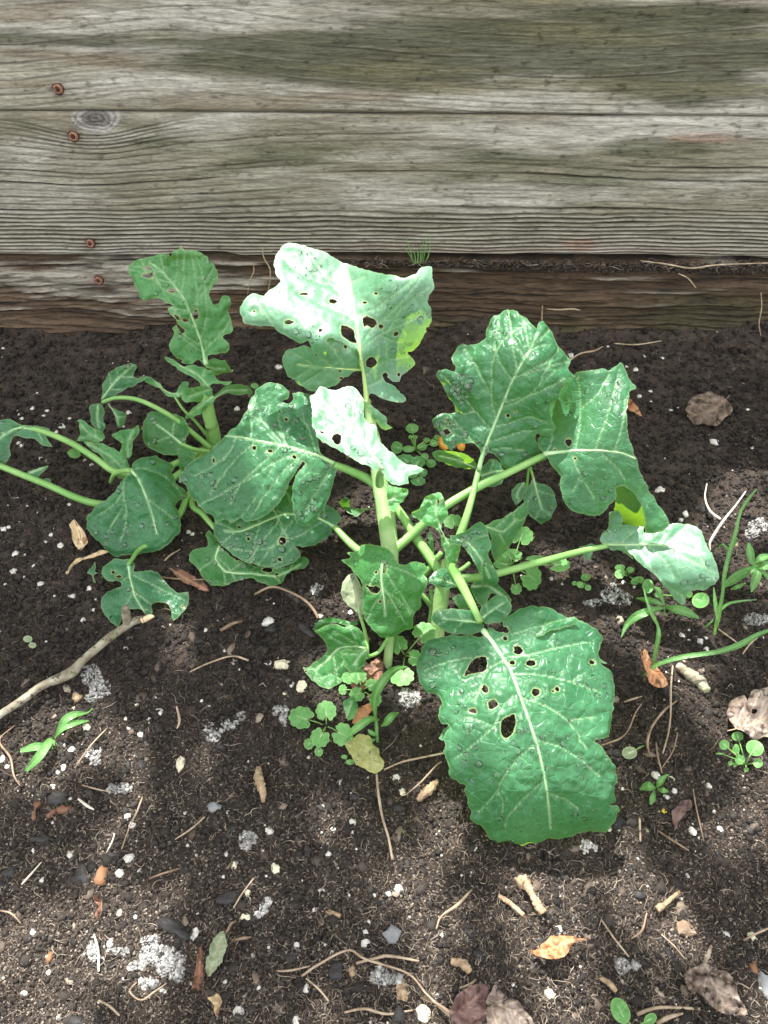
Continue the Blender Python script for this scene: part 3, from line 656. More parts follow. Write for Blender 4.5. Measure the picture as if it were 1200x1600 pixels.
# charred bark chips
P = scatter(900); n = len(P); R = .0012 + .0042 * rng.random(n) ** 4
def plates(name, P, R, material, tone=None):
    n = len(P); k = 6; th = np.linspace(0, 2 * np.pi, k, endpoint=False); el = .35 + .5 * rng.random(n)
    a = rng.random(n) * 6.28; r = R[:, None] * (.75 + .5 * rng.random((n, k)))
    lx = r * np.cos(th); ly = r * np.sin(th) * el[:, None]; X = lx * np.cos(a)[:, None] - ly * np.sin(a)[:, None]; Y = lx * np.sin(a)[:, None] + ly * np.cos(a)[:, None]
    sl = rng.normal(size=(n, 2)) * .35; Z = X * sl[:, :1] + Y * sl[:, 1:]
    top = np.stack([X, Y, Z + R[:, None] * .28], -1) + P[:, None]; bot = np.stack([X, Y, Z - R[:, None] * .1], -1) + P[:, None]
    V = np.concatenate([top, bot], 1).reshape(-1, 3); o = (np.arange(n) * 2 * k)[:, None, None]
    tri = np.array([(0, i, i + 1) for i in range(1, k - 1)]); sd = np.array([(k + i, k + (i + 1) % k, (i + 1) % k, i) for i in range(k)])
    ob = link(name, mesh_np(name, V, [(tri[None] + o).reshape(-1, 3), (sd[None] + o).reshape(-1, 4)], material, dict(tone=np.repeat(tone if tone is not None else rng.random(n), 2 * k)), smooth=False)); ob['kind'] = 'stuff'; return ob
plates('bark_chips', P, R, M['char'])['label'] = 'tiny black bark chips mixed in the soil'
P = scatter(700); n = len(P); R = .0016 + .003 * rng.random(n) ** 2
plates('wood_bits', P, R, M['fibre'])['label'] = 'brown bits of wood mixed in the soil'
def fibres(name, P, L, R, tone, material, curl=1.0, lift=.0012, seg=5):
    n = len(P); a = rng.random(n) * 6.28; cv = rng.normal(size=n) * curl; pts = []; x = P[:, 0].copy(); y = P[:, 1].copy(); ph = rng.random(n) * 6
    zo = rng.random(n) * lift
    for i in range(seg + 1):
        z = P[:, 2] + R + zo + lift * .8 * np.sin(ph + i * 1.1); pts.append(np.stack([x, y, z], -1)); x = x + L / seg * np.cos(a); y = y + L / seg * np.sin(a); a = a + cv / seg + rng.normal(size=n) * .25 * curl
    pts = np.stack(pts, 1); T = np.gradient(pts, axis=1); T[..., 2] = 0; T /= np.linalg.norm(T, axis=2)[..., None] + 1e-9; sd = np.stack([-T[..., 1], T[..., 0], T[..., 2]], -1)
    tp = np.sin(np.linspace(.35, 2.8, seg + 1))[None, :, None] * R[:, None, None]
    A = pts + sd * tp; B_ = pts - sd * tp; Cc = pts + np.array([0, 0, 1.3]) * tp
    V = np.stack([A, B_, Cc], 2).reshape(-1, 3); m_ = (seg + 1) * 3; q = []
    for i in range(seg):
        o = i * 3
        for u, v_ in ((0, 2), (2, 1), (1, 0)): q.append((o + u, o + v_, o + 3 + v_, o + 3 + u))
    Q = (np.array(q)[None] + (np.arange(n) * m_)[:, None, None]).reshape(-1, 4)
    ob = link(name, mesh_np(name, V, Q, material, dict(tone=np.repeat(tone, m_)))); ob['kind'] = 'stuff'; return ob
P = scatter(46000); n = len(P)
fibres('soil_fibres', P, .003 + .008 * rng.random(n) ** 2, .00010 + .00016 * rng.random(n) ** 2, np.clip(rng.random(n) ** 1.4 * .85 + .25 * fbm(P[:, 0] * 9 + 4, P[:, 1] * 9, 3) + .38 * sstep(.36, .13, P[:, 1]), 0, 1), M['fibre'], 1.6)['label'] = 'fine brown root fibres in the soil'
P = scatter(600); n = len(P)
fibres('root_hairs', P, .012 + .03 * rng.random(n) ** 2, .00016 + .00026 * rng.random(n) ** 2, rng.random(n) ** 1.3, M['fibre'], 2.4, .003, 8)['label'] = 'tangled thin dry rootlets on the soil'
P = scatter(800); n = len(P); R = .0004 + .0010 * rng.random(n) ** 2; P[:, 2] += R * .5
o = blobs('perlite_specks', P, R, np.ones(n), M['perlite'], (.8, 1)); o['label'] = 'tiny white perlite specks in the soil'
# dirt caught on the ledge above the bottom timber
n = 3200; x = rng.uniform(-.06, .5, n); fr = rng.random(n); P = np.stack([x, WALL_Y - .004 - .018 * fr * sstep(-.05, .2, x), .0850 - .0072 * x + .004 * rng.random(n) * (1 - fr)], -1)
o = blobs('ledge_dirt', P, .0006 + .002 * rng.random(n) ** 3, rng.random(n) ** 2 * .7, M['crumb']); o['label'] = 'dirt caught on the ledge of the bottom timber'
n = 420; x = rng.uniform(-.06, .5, n); P = np.stack([x, WALL_Y - .006 - .012 * rng.random(n), .0885 - .0072 * x], -1)
fibres('ledge_fibres', P, .004 + .012 * rng.random(n), .00018 + .0002 * rng.random(n), rng.random(n), M['fibre'], 2)['label'] = 'dry rootlets on the ledge of the bottom timber'

# ------------------------------------------------------------------ kale plants
PA = at_z(606, 1045, 0.); PB = at_z(684, 1012, 0.); PL = at_z(335, 692, 0.)
kale_a = thing('kale_plant', PA, 'central kale plant with the tallest, sunlit leaf and the big leaf reaching left', 'plant', 'kale plants in the bed')
kale_b = thing('kale_plant', PB, 'kale plant right of centre with the biggest hole-eaten leaf drooping to the front', 'plant', 'kale plants in the bed')
kale_l = thing('kale_plant', PL, 'smaller kale plant on the left with an upright narrow frilly leaf near the wall', 'plant', 'kale plants in the bed')
Z3 = dict(s=3.0)
# --- plant A : centre
P, R = stalk_pts([(604, 1050, -.005, 8), (608, 1010, .015, 7), (612, 940, .040, 8), (610, 868, .055, 13), (602, 800, .066, 14), (592, 740, .083, 12), (588, 700, .100, 10), (577, 650, .117, 7), (573, 624, .128, 5.5)])
tube('stem', P, R, M['trunk_stem'], kale_a, k=14, rough=.06)
P, R = stalk_pts([(608, 866, .056, 8), (640, 838, .062, 7), (690, 795, .074, 6.6), (745, 762, .082, 6.6), (795, 738, .088, 6), (845, 714, .098, 5.5), (862, 709, .102, 6)])
leaf(kale_a, [dict(poly=[(780,365),(830,355),(890,350),(940,350),(975,335),(990,320),(1015,355),(1035,395),(1062,438),(1035,460),(1022,510),(1020,600),(1040,700),(1060,770),(1090,850),(1130,930),(1200,1030),(1218,1080),(1180,1112),(1110,1120),(1100,1060),(1080,980),(1040,925),(1000,900),(970,905),(968,950),(930,1000),(900,1030),(850,1040),(790,1030),(745,1010),(720,960),(700,890),(708,850),(670,810),(640,760),(610,720),(600,680),(620,640),(650,600),(650,530),(690,470),(730,400)],
        mid=[(632,748),(700,740),(780,732),(900,732),(1000,745),(1060,772)], holes=[(745,695,16,16),(775,770,5,4),(680,730,4,4)],
        veins=[[(780,725),(800,600),(800,480),(790,380)],[(800,540),(880,470),(940,370)],[(870,725),(920,590),(960,450),(985,340)],[(960,735),(1000,600),(1010,480)],[(640,745),(670,680),(660,600)],[(760,750),(800,850),(870,960)],[(800,850),(760,930)],[(900,745),(960,800),(1000,850),(1010,880)]], gap=400, wave=.0015),
      dict(poly=[(955,1000),(962,930),(985,890),(1040,905),(1085,950),(1108,1040),(1100,1095),(1050,1090),(985,1065)], ctrl=[(960,790,.058),(1005,775,.078),(1000,820,.035),(965,815,.040)], wave=0)],
     [(855,712,.102),(905,575,.150),(965,572,.152),(975,650,.138),(990,715,.115),(920,700,.116),(870,640,.120),(920,800,.074),(960,780,.085),(1010,770,.092),(1040,815,.079),(880,780,.082),(985,590,.148)],
     org=(640,460), s=3, drops=60, rib=(5.5,2), wl=40)
tube('stalk', P, R, M['stem'], kale_a)
# tall centre leaf
leaf(kale_a, [dict(poly=[(630,792),(655,765),(690,775),(760,800),(815,805),(822,785),(775,735),(740,715),(712,690),(715,670),(760,705),(790,705),(800,680),(840,650),(862,625),(850,600),(832,575),(860,560),(910,490),(935,430),(942,390),(925,340),(930,310),(958,270),(945,230),(940,172),(900,170),(870,200),(820,225),(760,205),(720,205),(650,185),(570,165),(500,140),(440,105),(380,80),(310,65),(255,65),(215,110),(205,150),(215,210),(235,240),(190,280),(155,310),(125,340),(155,380),(180,420),(220,465),(270,500),(330,530),(365,518),(388,575),(440,600),(458,560),(455,515),(480,500),(520,525),(560,540),(598,555),(612,640)],
        mid=[(638,800),(628,700),(612,600),(600,500),(588,420),(575,330),(560,240),(545,170)],
        holes=[[(520,445),(550,450),(578,468),(584,500),(590,528),(555,518),(522,490)],[(618,415),(640,402),(680,420),(685,440),(665,458),(640,445),(625,450)],(705,450,10,10),(775,485,11,11),(660,618,26,24),(345,297,22,6),(480,332,18,12),(272,430,22,10),(422,467,8,8),(630,338,9,5),(683,295,7,6),(725,680,12,14),(790,675,6,8),(925,462,8,10)],
        veins=[[(610,560),(700,490),(800,445),(900,400)],[(740,470),(790,380),(860,320),(940,260)],[(600,400),(680,370),(760,310),(880,215)],[(625,690),(680,640),(740,610),(840,590)],[(590,430),(540,395),(480,370),(400,340)],[(615,560),(560,515),(520,500)],[(570,300),(470,230),(380,200)],[(560,250),(640,215)],[(640,735),(720,700)],[(800,445),(830,500)],[(700,490),(760,520),(820,530)]], gap=200, puff=.0009),
      dict(poly=[(612,560),(560,528),(510,500),(480,490),(455,520),(440,560),(400,590),(370,550),(345,535),(300,555),(265,565),(245,600),(248,640),(280,690),(340,735),(380,750),(440,745),(500,725),(530,695),(575,665),(612,650)], mid=[(612,655),(540,650),(430,640),(300,628)], shift=-.004, holes=[(540,545,8,9),(515,660,7,6),(520,692,10,5),(500,560,3,3)], gap=30),
      dict(poly=[(200,330),(150,305),(100,300),(60,340),(48,380),(70,430),(110,445),(200,448),(260,440),(260,380)], shift=-.006, holes=[(112,380,5,5)])],
     [(573,627,.128),(620,625,.128),(600,595,.134),(645,575,.141),(640,520,.172),(655,480,.191),(675,425,.211),(640,440,.208),(605,440,.203),(600,530,.164),(566,560,.158),(450,600,.128),(480,590,.134),(550,590,.142)] + lie((470,470,.182), .29, -.05, (557,500),(553,440),(500,535),(500,470),(440,500),(400,485),(430,430),(440,390),(500,400),(545,412),(480,520),(420,490)),
     org=(360,360), s=3, drops=90, rib=(5.5,1.5), ribmat='rib_yellow', wl=40, material='kale_glare', wave=.0016)
# leaf of the stem below it, glaring white
leaf(kale_a, [dict(poly=[(375,770),(388,765),(415,735),(430,730),(460,745),(500,745),(545,728),(590,745),(620,780),(630,800),(625,850),(640,890),(680,920),(700,990),(720,1000),(740,1030),(790,1070),(830,1100),(870,1100),(912,1120),(880,1140),(830,1150),(840,1185),(800,1200),(760,1190),(730,1160),(700,1110),(690,1130),(650,1110),(600,1085),(550,1055),(490,1020),(440,1000),(410,970),(400,940),(385,910),(380,860),(378,810)],
        mid=[(715,1120),(650,1030),(590,950),(530,870),(450,780)], holes=[(500,978,23,25),(430,946,12,4)]),
      dict(poly=[(650,815),(700,850),(735,880),(740,905),(765,928),(730,937),(690,910),(660,870)], ctrl=[(580,640,.140),(600,660,.134),(612,672,.128),(585,665,.130)])],
     lie((560,660,.146), .24, -.02, (485,615),(500,690),(560,605),(575,640),(545,665),(590,700),(530,690),(520,640)) + lie((560,660,.144), .30, .10, (600,735),(655,735),(630,755)),
     org=(360,360), s=3, drops=26, rib=(3.5,1), stalk=[(715,1125,.130,5),(700,1150,.115,6),(700,1190,.092,7)], wave=.0015, puff=.0008, material='kale_glare')
# big leaf to the left
leaf(kale_a, [dict(poly=[(60,545),(110,490),(180,450),(230,410),(270,365),(330,310),(375,240),(400,180),(440,130),(490,112),(545,125),(578,155),(572,190),(545,205),(575,212),(595,195),(590,160),(620,155),(665,165),(690,185),(700,240),(690,300),(705,360),(715,410),(725,448),(800,500),(797,535),(785,590),(762,655),(737,710),(700,762),(655,782),(612,772),(592,725),(585,640),(592,590),(606,550),(650,500),(640,495),(604,535),(578,585),(550,650),(520,690),(470,735),(420,760),(380,770),(345,750),(300,770),(270,760),(225,770),(215,740),(180,720),(150,700),(120,650),(90,600),(65,575)],
        mid=[(785,495),(730,465),(660,440),(560,413),(420,385),(340,368),(275,364)], holes=[(413,420,8,12),(487,435,11,7),(600,463,9,8),(641,493,8,8),(562,287,7,7),(222,480,4,11)],
        veins=[[(565,410),(540,340),(525,290),(535,240)],[(400,380),(400,320),(395,250),(430,170)],[(700,440),(680,370),(655,310),(600,260)],[(330,370),(300,440),(200,520),(110,560)],[(540,412),(440,500),(350,590),(300,690)],[(650,445),(560,520),(480,620),(400,740)],[(420,390),(330,470),(260,560),(200,640)],[(300,440),(260,490)],[(780,505),(730,580),(670,680),(640,750)],[(650,310),(640,250)]], gap=120, puff=.0026)],
     [(575,735,.078),(520,722,.088),(470,706,.094),(400,690,.090),(350,683,.086),(430,610,.110),(480,630,.108),(300,745,.062),(350,810,.048),(400,812,.056),(450,760,.078),(480,810,.060),(510,770,.070),(340,660,.096),(480,690,.095)],
     org=(260,560), s=3, drops=160, rib=(5.5,2), wl=38)
P, R = stalk_pts([(522,726,.086,5.5),(548,736,.080,6.5),(580,752,.074,7.5),(605,778,.068,7.5),(628,806,.062,7.5),(650,840,.057,8),(672,872,.052,8),(690,905,.045,8),(688,960,.02,9)])
tube('stalk', P, R, M['stem'], kale_b)
leaf(kale_a, [dict(poly=[(218,775),(225,820),(250,870),(290,905),(330,935),(400,965),(460,972),(530,978),(590,960),(630,930),(625,900),(600,880),(640,885),(700,870),(745,845),(780,800),(817,760),(812,735),(790,700),(740,690),(680,700),(640,650),(600,600),(560,600),(500,680),(450,720),(380,740),(300,740),(240,760)],
        mid=[(790,790),(700,745),(560,730),(450,770),(350,810),(260,810)], holes=[(543,857,17,17),(532,942,9,9),(342,790,8,5),(385,845,7,7),(308,762,8,6)], veins=[[(500,705),(545,800),(520,880)],[(540,790),(580,860)]])],
     [(335,825,.030),(350,870,.020),(430,880,.022),(460,850,.034),(530,800,.046),(500,870,.024),(460,780,.050),(400,800,.040)],
     org=(260,560), s=3, drops=70, rib=(3.5,1.5), stalk=[(790,790,.045,4.5),(840,845,.044,5.5),(895,895,.042,6),(960,930,.04,6),(1040,945,.038,6)], material='kale')
# small hanging centre leaf
leaf(kale_a, [dict(poly=[(125,425),(180,418),(190,392),(250,390),(310,408),(345,440),(360,480),(400,485),(450,468),(490,480),(502,508),(485,530),(500,560),(500,590),(480,620),(475,660),(465,700),(440,725),(440,780),(400,800),(340,825),(300,832),(250,800),(210,750),(195,700),(197,640),(200,590),(190,560),(150,520),(128,492),(100,465),(140,450)],
        mid=[(292,482),(288,560),(300,650),(306,740)], holes=[[(295,488),(312,492),(308,525),(298,528)],[(215,582),(235,590),(262,588),(285,600),(270,620),(240,615)],(282,660,6,9),(328,662,5,6),(263,522,5,8)],
        veins=[[(292,500),(360,600),(440,720)],[(290,500),(240,560),(215,640)],[(310,490),(400,520),(480,560)],[(290,580),(340,660),(400,760)]], gap=60)],
     [(585,855,.078),(600,880,.078),(560,872,.070),(645,885,.068),(598,940,.055),(602,995,.030),(570,960,.044),(650,950,.046),(540,862,.066)],
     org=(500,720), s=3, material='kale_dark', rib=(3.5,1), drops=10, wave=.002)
leaf(kale_a, [dict(poly=[(95,620),(110,570),(130,535),(170,530),(200,590),(215,650),(200,730),(185,722),(150,690),(110,660)], mid=[(185,722),(170,640),(150,560)])], [(540,925,.03),(560,905,.034),(562,960,.02)], org=(500,720), s=3, material='olive', drops=6, rib=(2,.8), label='pale leaf showing its underside', stalk=[(185,720,.02,2.5),(205,780,.015,2.8),(220,850,.01,3),(222,930,.004,3)])
# low leaf in front of stem
leaf(kale_a, [dict(poly=[(370,265),(420,235),(480,212),(540,235),(590,225),(640,245),(675,285),(690,360),(690,420),(680,480),(640,505),(600,520),(565,510),(560,545),(530,590),(480,615),(450,628),(400,605),(340,565),(300,520),(288,488),(330,485),(390,440),(430,400),(440,370),(425,330),(400,295)], mid=[(690,375),(620,360),(520,370),(440,450),(350,520)], holes=[(312,517,6,6)], veins=[[(620,340),(540,290),(470,260)],[(560,350),(500,320),(440,280)]]),
      dict(poly=[(525,400),(545,378),(600,382),(650,380),(695,372),(690,430),(672,480),(640,512),(590,522),(568,500),(550,480),(570,465),(530,430)], mid=[(690,380),(640,430),(600,500)], shift=.012)],
     [(570,1010,.028),(490,980,.030),(500,1030,.010),(480,1045,.004),(520,1070,.003),(550,1040,.014),(530,985,.034)],
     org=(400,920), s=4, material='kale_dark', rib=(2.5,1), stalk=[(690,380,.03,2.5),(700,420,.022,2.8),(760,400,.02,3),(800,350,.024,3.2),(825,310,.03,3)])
# inner young leaves
leaf(kale_a, [dict(poly=[(430,240),(470,220),(485,175),(515,160),(540,150),(572,150),(590,210),(602,250),(577,290),(570,345),(620,370),(660,400),(655,440),(640,480),(600,475),(580,420),(560,350),(540,320),(500,300),(440,265)], mid=[(610,400),(570,330),(545,250),(545,180)], holes=[(555,190,3,10)])], [(645,795,.09),(685,770,.10),(690,820,.085),(700,860,.07),(712,850,.072)], org=(500,720), s=3, material='kale_young', rib=(2.4,.8), wave=.003, wl=12)
leaf(kale_a, [dict(poly=[(310,110),(350,118),(410,135),(400,175),(372,205),(345,240),(322,210)], mid=[(320,200),(350,170),(395,145)])], [(605,760,.085),(635,765,.085),(615,798,.08)], org=(500,720), s=3, material='kale_young', rib=(1.6,.6), wave=.004, wl=10)
leaf(kale_a, [dict(poly=[(85,185),(120,168),(140,190),(145,215),(180,225),(260,215),(258,228),(200,240),(170,262),(140,245),(95,215)])], [(530,780,.01),(560,790,.01),(585,795,.012)], org=(500,720), s=3, material='kale_dark', rib=None)

# --- plant B : right of centre
P, R = stalk_pts([(680, 1025, -.005, 12), (684, 980, .015, 11), (690, 930, .035, 12), (694, 900, .046, 11), (700, 878, .055, 9.5)])
tube('stem', P, R, M['trunk_stem'], kale_b, k=14, rough=.06)
P, R = stalk_pts([(700,876,.056,8),(708,890,.060,8),(722,915,.068,7.5),(740,950,.074,6),(750,972,.077,5)])
tube('stalk', P, R, M['stem'], kale_b, k=12)
B1 = leaf(kale_b, [dict(poly=[(430,185),(412,212),(380,222),(350,215),(280,220),(210,225),(150,240),(130,265),(105,320),(95,380),(105,430),(130,475),(180,490),(212,515),(200,560),(195,600),(215,630),(240,632),(250,655),(228,690),(225,760),(245,830),(240,870),(290,910),(320,925),(320,960),(340,1020),(345,1080),(400,1120),(430,1160),(480,1185),(520,1180),(560,1195),(620,1197),(700,1178),(760,1165),(820,1162),(870,1145),(920,1140),(980,1135),(1020,1085),(1042,1040),(1030,1022),(1000,1010),(1022,990),(1015,940),(1032,880),(1020,830),(990,780),(950,735),(930,715),(995,690),(1000,630),(1015,560),(1020,480),(1010,410),(985,372),(955,348),(985,350),(965,332),(940,310),(950,260),(962,230),(930,190),(890,160),(850,150),(820,135),(795,130),(740,105),(700,92),(640,87),(590,92),(540,120),(500,150),(500,175),(515,200),(470,205)],
        mid=[(405,195),(460,270),(530,378),(570,480),(620,620),(660,740),(690,870),(705,960),(714,1050),(722,1130)],
        holes=[[(315,408),(345,350),(370,325),(418,320),(422,370),(400,390),(350,398)],(510,193,14,14),(508,232,9,10),(567,288,20,22),(540,346,13,10),(628,348,22,14),(912,345,13,10),(414,470,14,20),(448,542,22,22),(650,486,18,18),(752,470,9,10),(357,572,18,12),[(490,620),(520,600),(552,588),(556,630),(545,672),(515,700),(490,682)],(732,480,4,4)],
        veins=[[(455,245),(560,210),(650,180),(760,150)],[(500,325),(620,310),(740,280),(900,250)],[(540,400),(680,405),(820,440),(960,490)],[(590,515),(700,550),(800,620),(860,700)],[(660,710),(760,740),(860,800),(950,880)],[(700,955),(780,980),(860,1035)],[(430,325),(330,325),(220,350),(120,390)],[(490,340),(420,390),(390,470),(360,540)],[(550,500),(490,560),(460,640),(350,740),(270,800)],[(640,735),(560,800),(490,900),(470,950),(380,1050)],[(690,900),(620,960),(540,1040),(500,1120)],[(740,280),(700,230)],[(820,440),(860,400)],[(390,470),(330,500)],[(460,650),(370,610),(300,600)],[(470,950),(500,1000),(490,1070)],[(800,620),(860,610),(940,600)],[(850,700),(900,760)]], gap=900, puff=.0017, rag=1.3),
      dict(poly=[(402,160),(370,150),(355,105),(310,95),(230,95),(180,110),(163,140),(190,175),(240,208),(300,215),(350,210),(400,195)], mid=[(395,160),(300,150),(200,140)], shift=-.006),
      dict(poly=[(385,112),(420,60),(460,32),(510,35),(535,70),(535,110),(500,150),(460,165),(410,160)], mid=[(400,140),(450,100),(510,60)], shift=-.006),
      dict(poly=[(650,215),(700,170),(760,145),(830,133),(860,150),(830,170),(770,185),(710,205),(660,232)], shift=.004),
      dict(poly=[(245,640),(215,665),(195,700),(215,712),(245,690),(260,660)], shift=-.006)],
     [(750,975,.078),(800,1050,.082),(830,1130,.076),(850,1200,.062),(856,1260,.043),(850,1284,.031),(862,1297,.019),(862,1313,.004),(655,1045,.068),(690,1120,.064),(700,1200,.050),(740,1280,.026),(720,1000,.080),(830,965,.088),(930,1000,.080),(955,1090,.072),(960,1180,.058),(955,1250,.040),(930,1300,.015),(920,1283,.030),(780,1312,.008),(790,1288,.026)],
     org=(620,920), s=3, drops=230, rib=(6,1.5), wl=42)
# R1 : upright leaf right of centre
leaf(kale_b, [dict(poly=[(440,75),(460,68),(500,80),(540,105),(575,140),(596,165),(602,130),(625,125),(650,150),(675,190),(700,240),(720,270),(752,310),(745,350),(782,385),(740,400),(720,430),(700,480),(670,510),(660,540),(665,570),(672,600),(687,630),(660,665),(620,660),(598,650),(592,680),(620,720),(642,780),(600,790),(570,810),(520,824),(450,826),(430,800),(415,770),(395,755),(362,745),(340,790),(322,822),(318,790),(333,745),(300,700),(275,697),(240,702),(210,722),(190,730),(160,700),(150,670),(120,620),(108,590),(130,565),(180,555),(217,550),(210,520),(180,480),(150,430),(128,385),(135,355),(165,350),(210,358),(215,340),(197,300),(205,275),(230,240),(250,228),(270,235),(310,230),(350,205),(365,150),(395,95),(420,95)],
        mid=[(325,820),(345,740),(390,630),(430,530),(480,410),(530,315),(570,250),(600,170)], holes=[[(160,635),(175,630),(192,645),(180,658),(165,655)],(460,567,9,8),(165,585,5,4),(188,605,5,5),(170,607,4,4),(495,547,5,4)],
        veins=[[(350,735),(290,690),(200,650),(130,600)],[(385,640),(310,550),(220,450),(140,370)],[(425,545),(370,450),(310,330),(260,250)],[(480,400),(430,330),(400,240),(420,120)],[(400,620),(480,600),(560,570),(650,600)],[(365,735),(440,720),(540,730)],[(450,500),(540,480),(640,440),(740,390)],[(500,390),(580,350),(680,300)],[(540,300),(490,220),(470,140)],[(310,550),(240,560)],[(570,260),(640,230)]], gap=60, puff=.0026),
      dict(poly=[(100,745),(130,730),(190,733),(240,738),(280,755),(312,795),(308,820),(250,812),(190,802),(130,782)], mid=[(310,812),(220,775),(130,755)], ctrl=[(675,708,.10),(705,705,.104),(742,728,.086)]),
      dict(poly=[(330,865),(340,810),(370,770),(410,775),(445,828),(512,825),(455,848),(430,890),(390,907),(345,897)], mid=[(335,850),(400,830),(480,828)], ctrl=[(750,745,.078),(780,725,.08),(805,735,.074),(770,760,.07)])],
     [(748,735,.088),(760,700,.104),(783,640,.130),(810,580,.158),(838,515,.176),(790,488,.178),(765,540,.164),(690,585,.146),(710,550,.154),(680,660,.112),(700,690,.104),(745,640,.122),(890,600,.150),(895,580,.152),(860,515,.172),(850,570,.164),(860,660,.120),(865,680,.112),(850,722,.086),(800,730,.090),(820,660,.122)],
     org=(640,460), s=3, drops=170, rib=(5,1.5), wl=30, wave=.003)
P, R = stalk_pts([(748,735,.088,4.5),(738,775,.082,5),(728,810,.074,6),(714,850,.064,7),(702,885,.052,7)])
tube('stalk', P, R, M['stem'], kale_b)
# R3 : right tip leaf
leaf(kale_b, [dict(poly=[(370,320),(420,275),(470,248),(530,258),(590,260),(590,290),(640,270),(740,245),(800,250),(850,265),(870,290),(890,320),(905,370),(930,410),(950,450),(960,510),(940,550),(880,575),(830,580),(800,600),(790,640),(765,645),(740,620),(700,570),(650,510),(600,470),(550,430),(530,400),(500,372),(480,350),(430,352),(380,350)],
        mid=[(385,350),(480,352),(600,350),(700,355),(800,365),(890,400)], gap=40),
      dict(poly=[(412,262),(418,190),(450,178),(485,212),(487,252),(520,262),(500,320),(430,340),(372,335),(380,300)], ctrl=[(950,800,.055),(940,845,.048),(975,820,.056)]),
      dict(poly=[(270,355),(320,350),(400,345),(380,365),(332,385),(322,430),(290,422),(275,385)], ctrl=[(905,855,.044),(915,875,.036),(945,850,.048)]),
      dict(poly=[(400,360),(480,350),(530,395),(540,425),(480,385),(430,378)], ctrl=[(955,855,.046),(985,860,.048),(990,870,.044)])],
     lie((1040,860,.060), .14, .34, (945,852),(1000,850),(1060,832),(1040,870),(1000,870),(1060,850),(1090,830)) + [(1120,905,.054),(1115,925,.044),(1060,940,.034),(1095,900,.057),(1070,920,.045)],
     org=(820,740), s=3.158, drops=26, rib=(3.6,1.5), veins=[[(600,350),(700,440),(740,520)],[(740,360),(760,440)],[(660,350),(700,290)]], wave=.0015, puff=.0008, material='kale_glare')
P, R = stalk_pts([(948,853,.050,4),(905,862,.050,5),(860,874,.051,5.5),(800,890,.052,6),(750,902,.052,6.5),(705,905,.048,7),(694,915,.042,7)])
tube('stalk', P, R, M['stem'], kale_b)
# inner leaves of plant B
leaf(kale_b, [dict(poly=[(610,350),(680,330),(740,290),(765,292),(790,330),(800,400),(790,440),(830,510),(838,560),(800,590),(755,560),(735,500),(700,440),(660,400),(620,390)], mid=[(640,370),(700,390),(760,470),(800,560)]),
      dict(poly=[(770,300),(850,270),(920,220),(977,193),(965,270),(930,340),(880,410),(820,472),(800,420),(797,350)], mid=[(780,310),(860,330),(930,260)], ctrl=[(760,825,.078),(825,785,.075),(775,875,.050)], material=None) if False else
      dict(poly=[(770,300),(850,270),(920,220),(977,193),(965,270),(930,340),(880,410),(820,472),(800,420),(797,350)], mid=[(780,310),(860,330),(930,260)], ctrl=[(760,825,.082),(825,785,.078),(775,875,.050)])],
     [(710,850,.080),(755,820,.086),(750,870,.080),(775,910,.056),(745,895,.070)], org=(500,720), s=3, drops=24, rib=(2.4,1), material='kale')
leaf(kale_b, [dict(poly=[(500,560),(530,520),(580,500),(610,520),(640,560),(650,590),(600,600),(540,590)], mid=[(645,585),(580,560),(520,555)]),
      dict(poly=[(620,640),(650,618),(700,655),(705,690),(650,692)], ctrl=[(710,935,.05),(735,945,.05),(720,950,.046)])],
     [(670,905,.060),(700,890,.064),(715,915,.058)], org=(500,720), s=3, drops=8, rib=(1.6,.7))
leaf(kale_b, [dict(poly=[(700,600),(720,560),(760,540),(820,568),(870,610),(900,650),(885,672),(850,640),(800,625),(765,690),(735,660)], mid=[(710,590),(790,590),(880,650)])], [(740,910,.045),(795,935,.036),(750,945,.04)], org=(500,720), s=3, material='kale_dark', rib=(1.6,.7))
leaf(kale_b, [dict(poly=[(510,320),(525,330),(535,400),(528,450),(515,470),(508,400)])], [(672,835,.06),(675,870,.05),(670,850,.056)], org=(500,720), s=3, material='kale_young', rib=None)
# stalks down in the heart
for pts in ([(570,430,.058,4.2),(530,480,.05,4.5),(500,520,.044,4.5),(470,560,.036,4.5)], [(470,620,.03,4),(505,660,.024,4),(540,710,.012,4)], [(700,480,.05,3.5),(660,510,.05,3.5),(630,520,.05,3)], [(520,600,.03,3),(522,680,.02,3),(512,760,.005,3)]):
    P, R = stalk_pts(pts, (500, 720), 3); tube('stalk', P, R, M['stem'], kale_b)

# small round kale leaf behind, its own seedling
k = thing('kale_seedling', at_z(826, 835, 0), 'small kale seedling with two rounded leaves below the broad right leaf', 'plant')
leaf(k, [dict(poly=[(535,950),(555,905),(580,860),(600,885),(650,900),(685,940),(688,1000),(665,1050),(625,1077),(590,1060),(545,1020),(533,980)], mid=[(580,860),(600,940),(622,1020)]),
      dict(poly=[(478,920),(500,890),(540,880),(545,920),(525,970),(500,985),(480,950)], mid=[(535,885),(505,930),(500,970)])],
     [(833,748,.038),(820,790,.028),(865,780,.026),(845,815,.012)], org=(640,460), s=3, drops=12, material='kale', rib=(2.2,.8), stalk=[(580,862,.038,2),(568,820,.04,2),(560,800,.034,2),(540,1000,.0,2.2)])

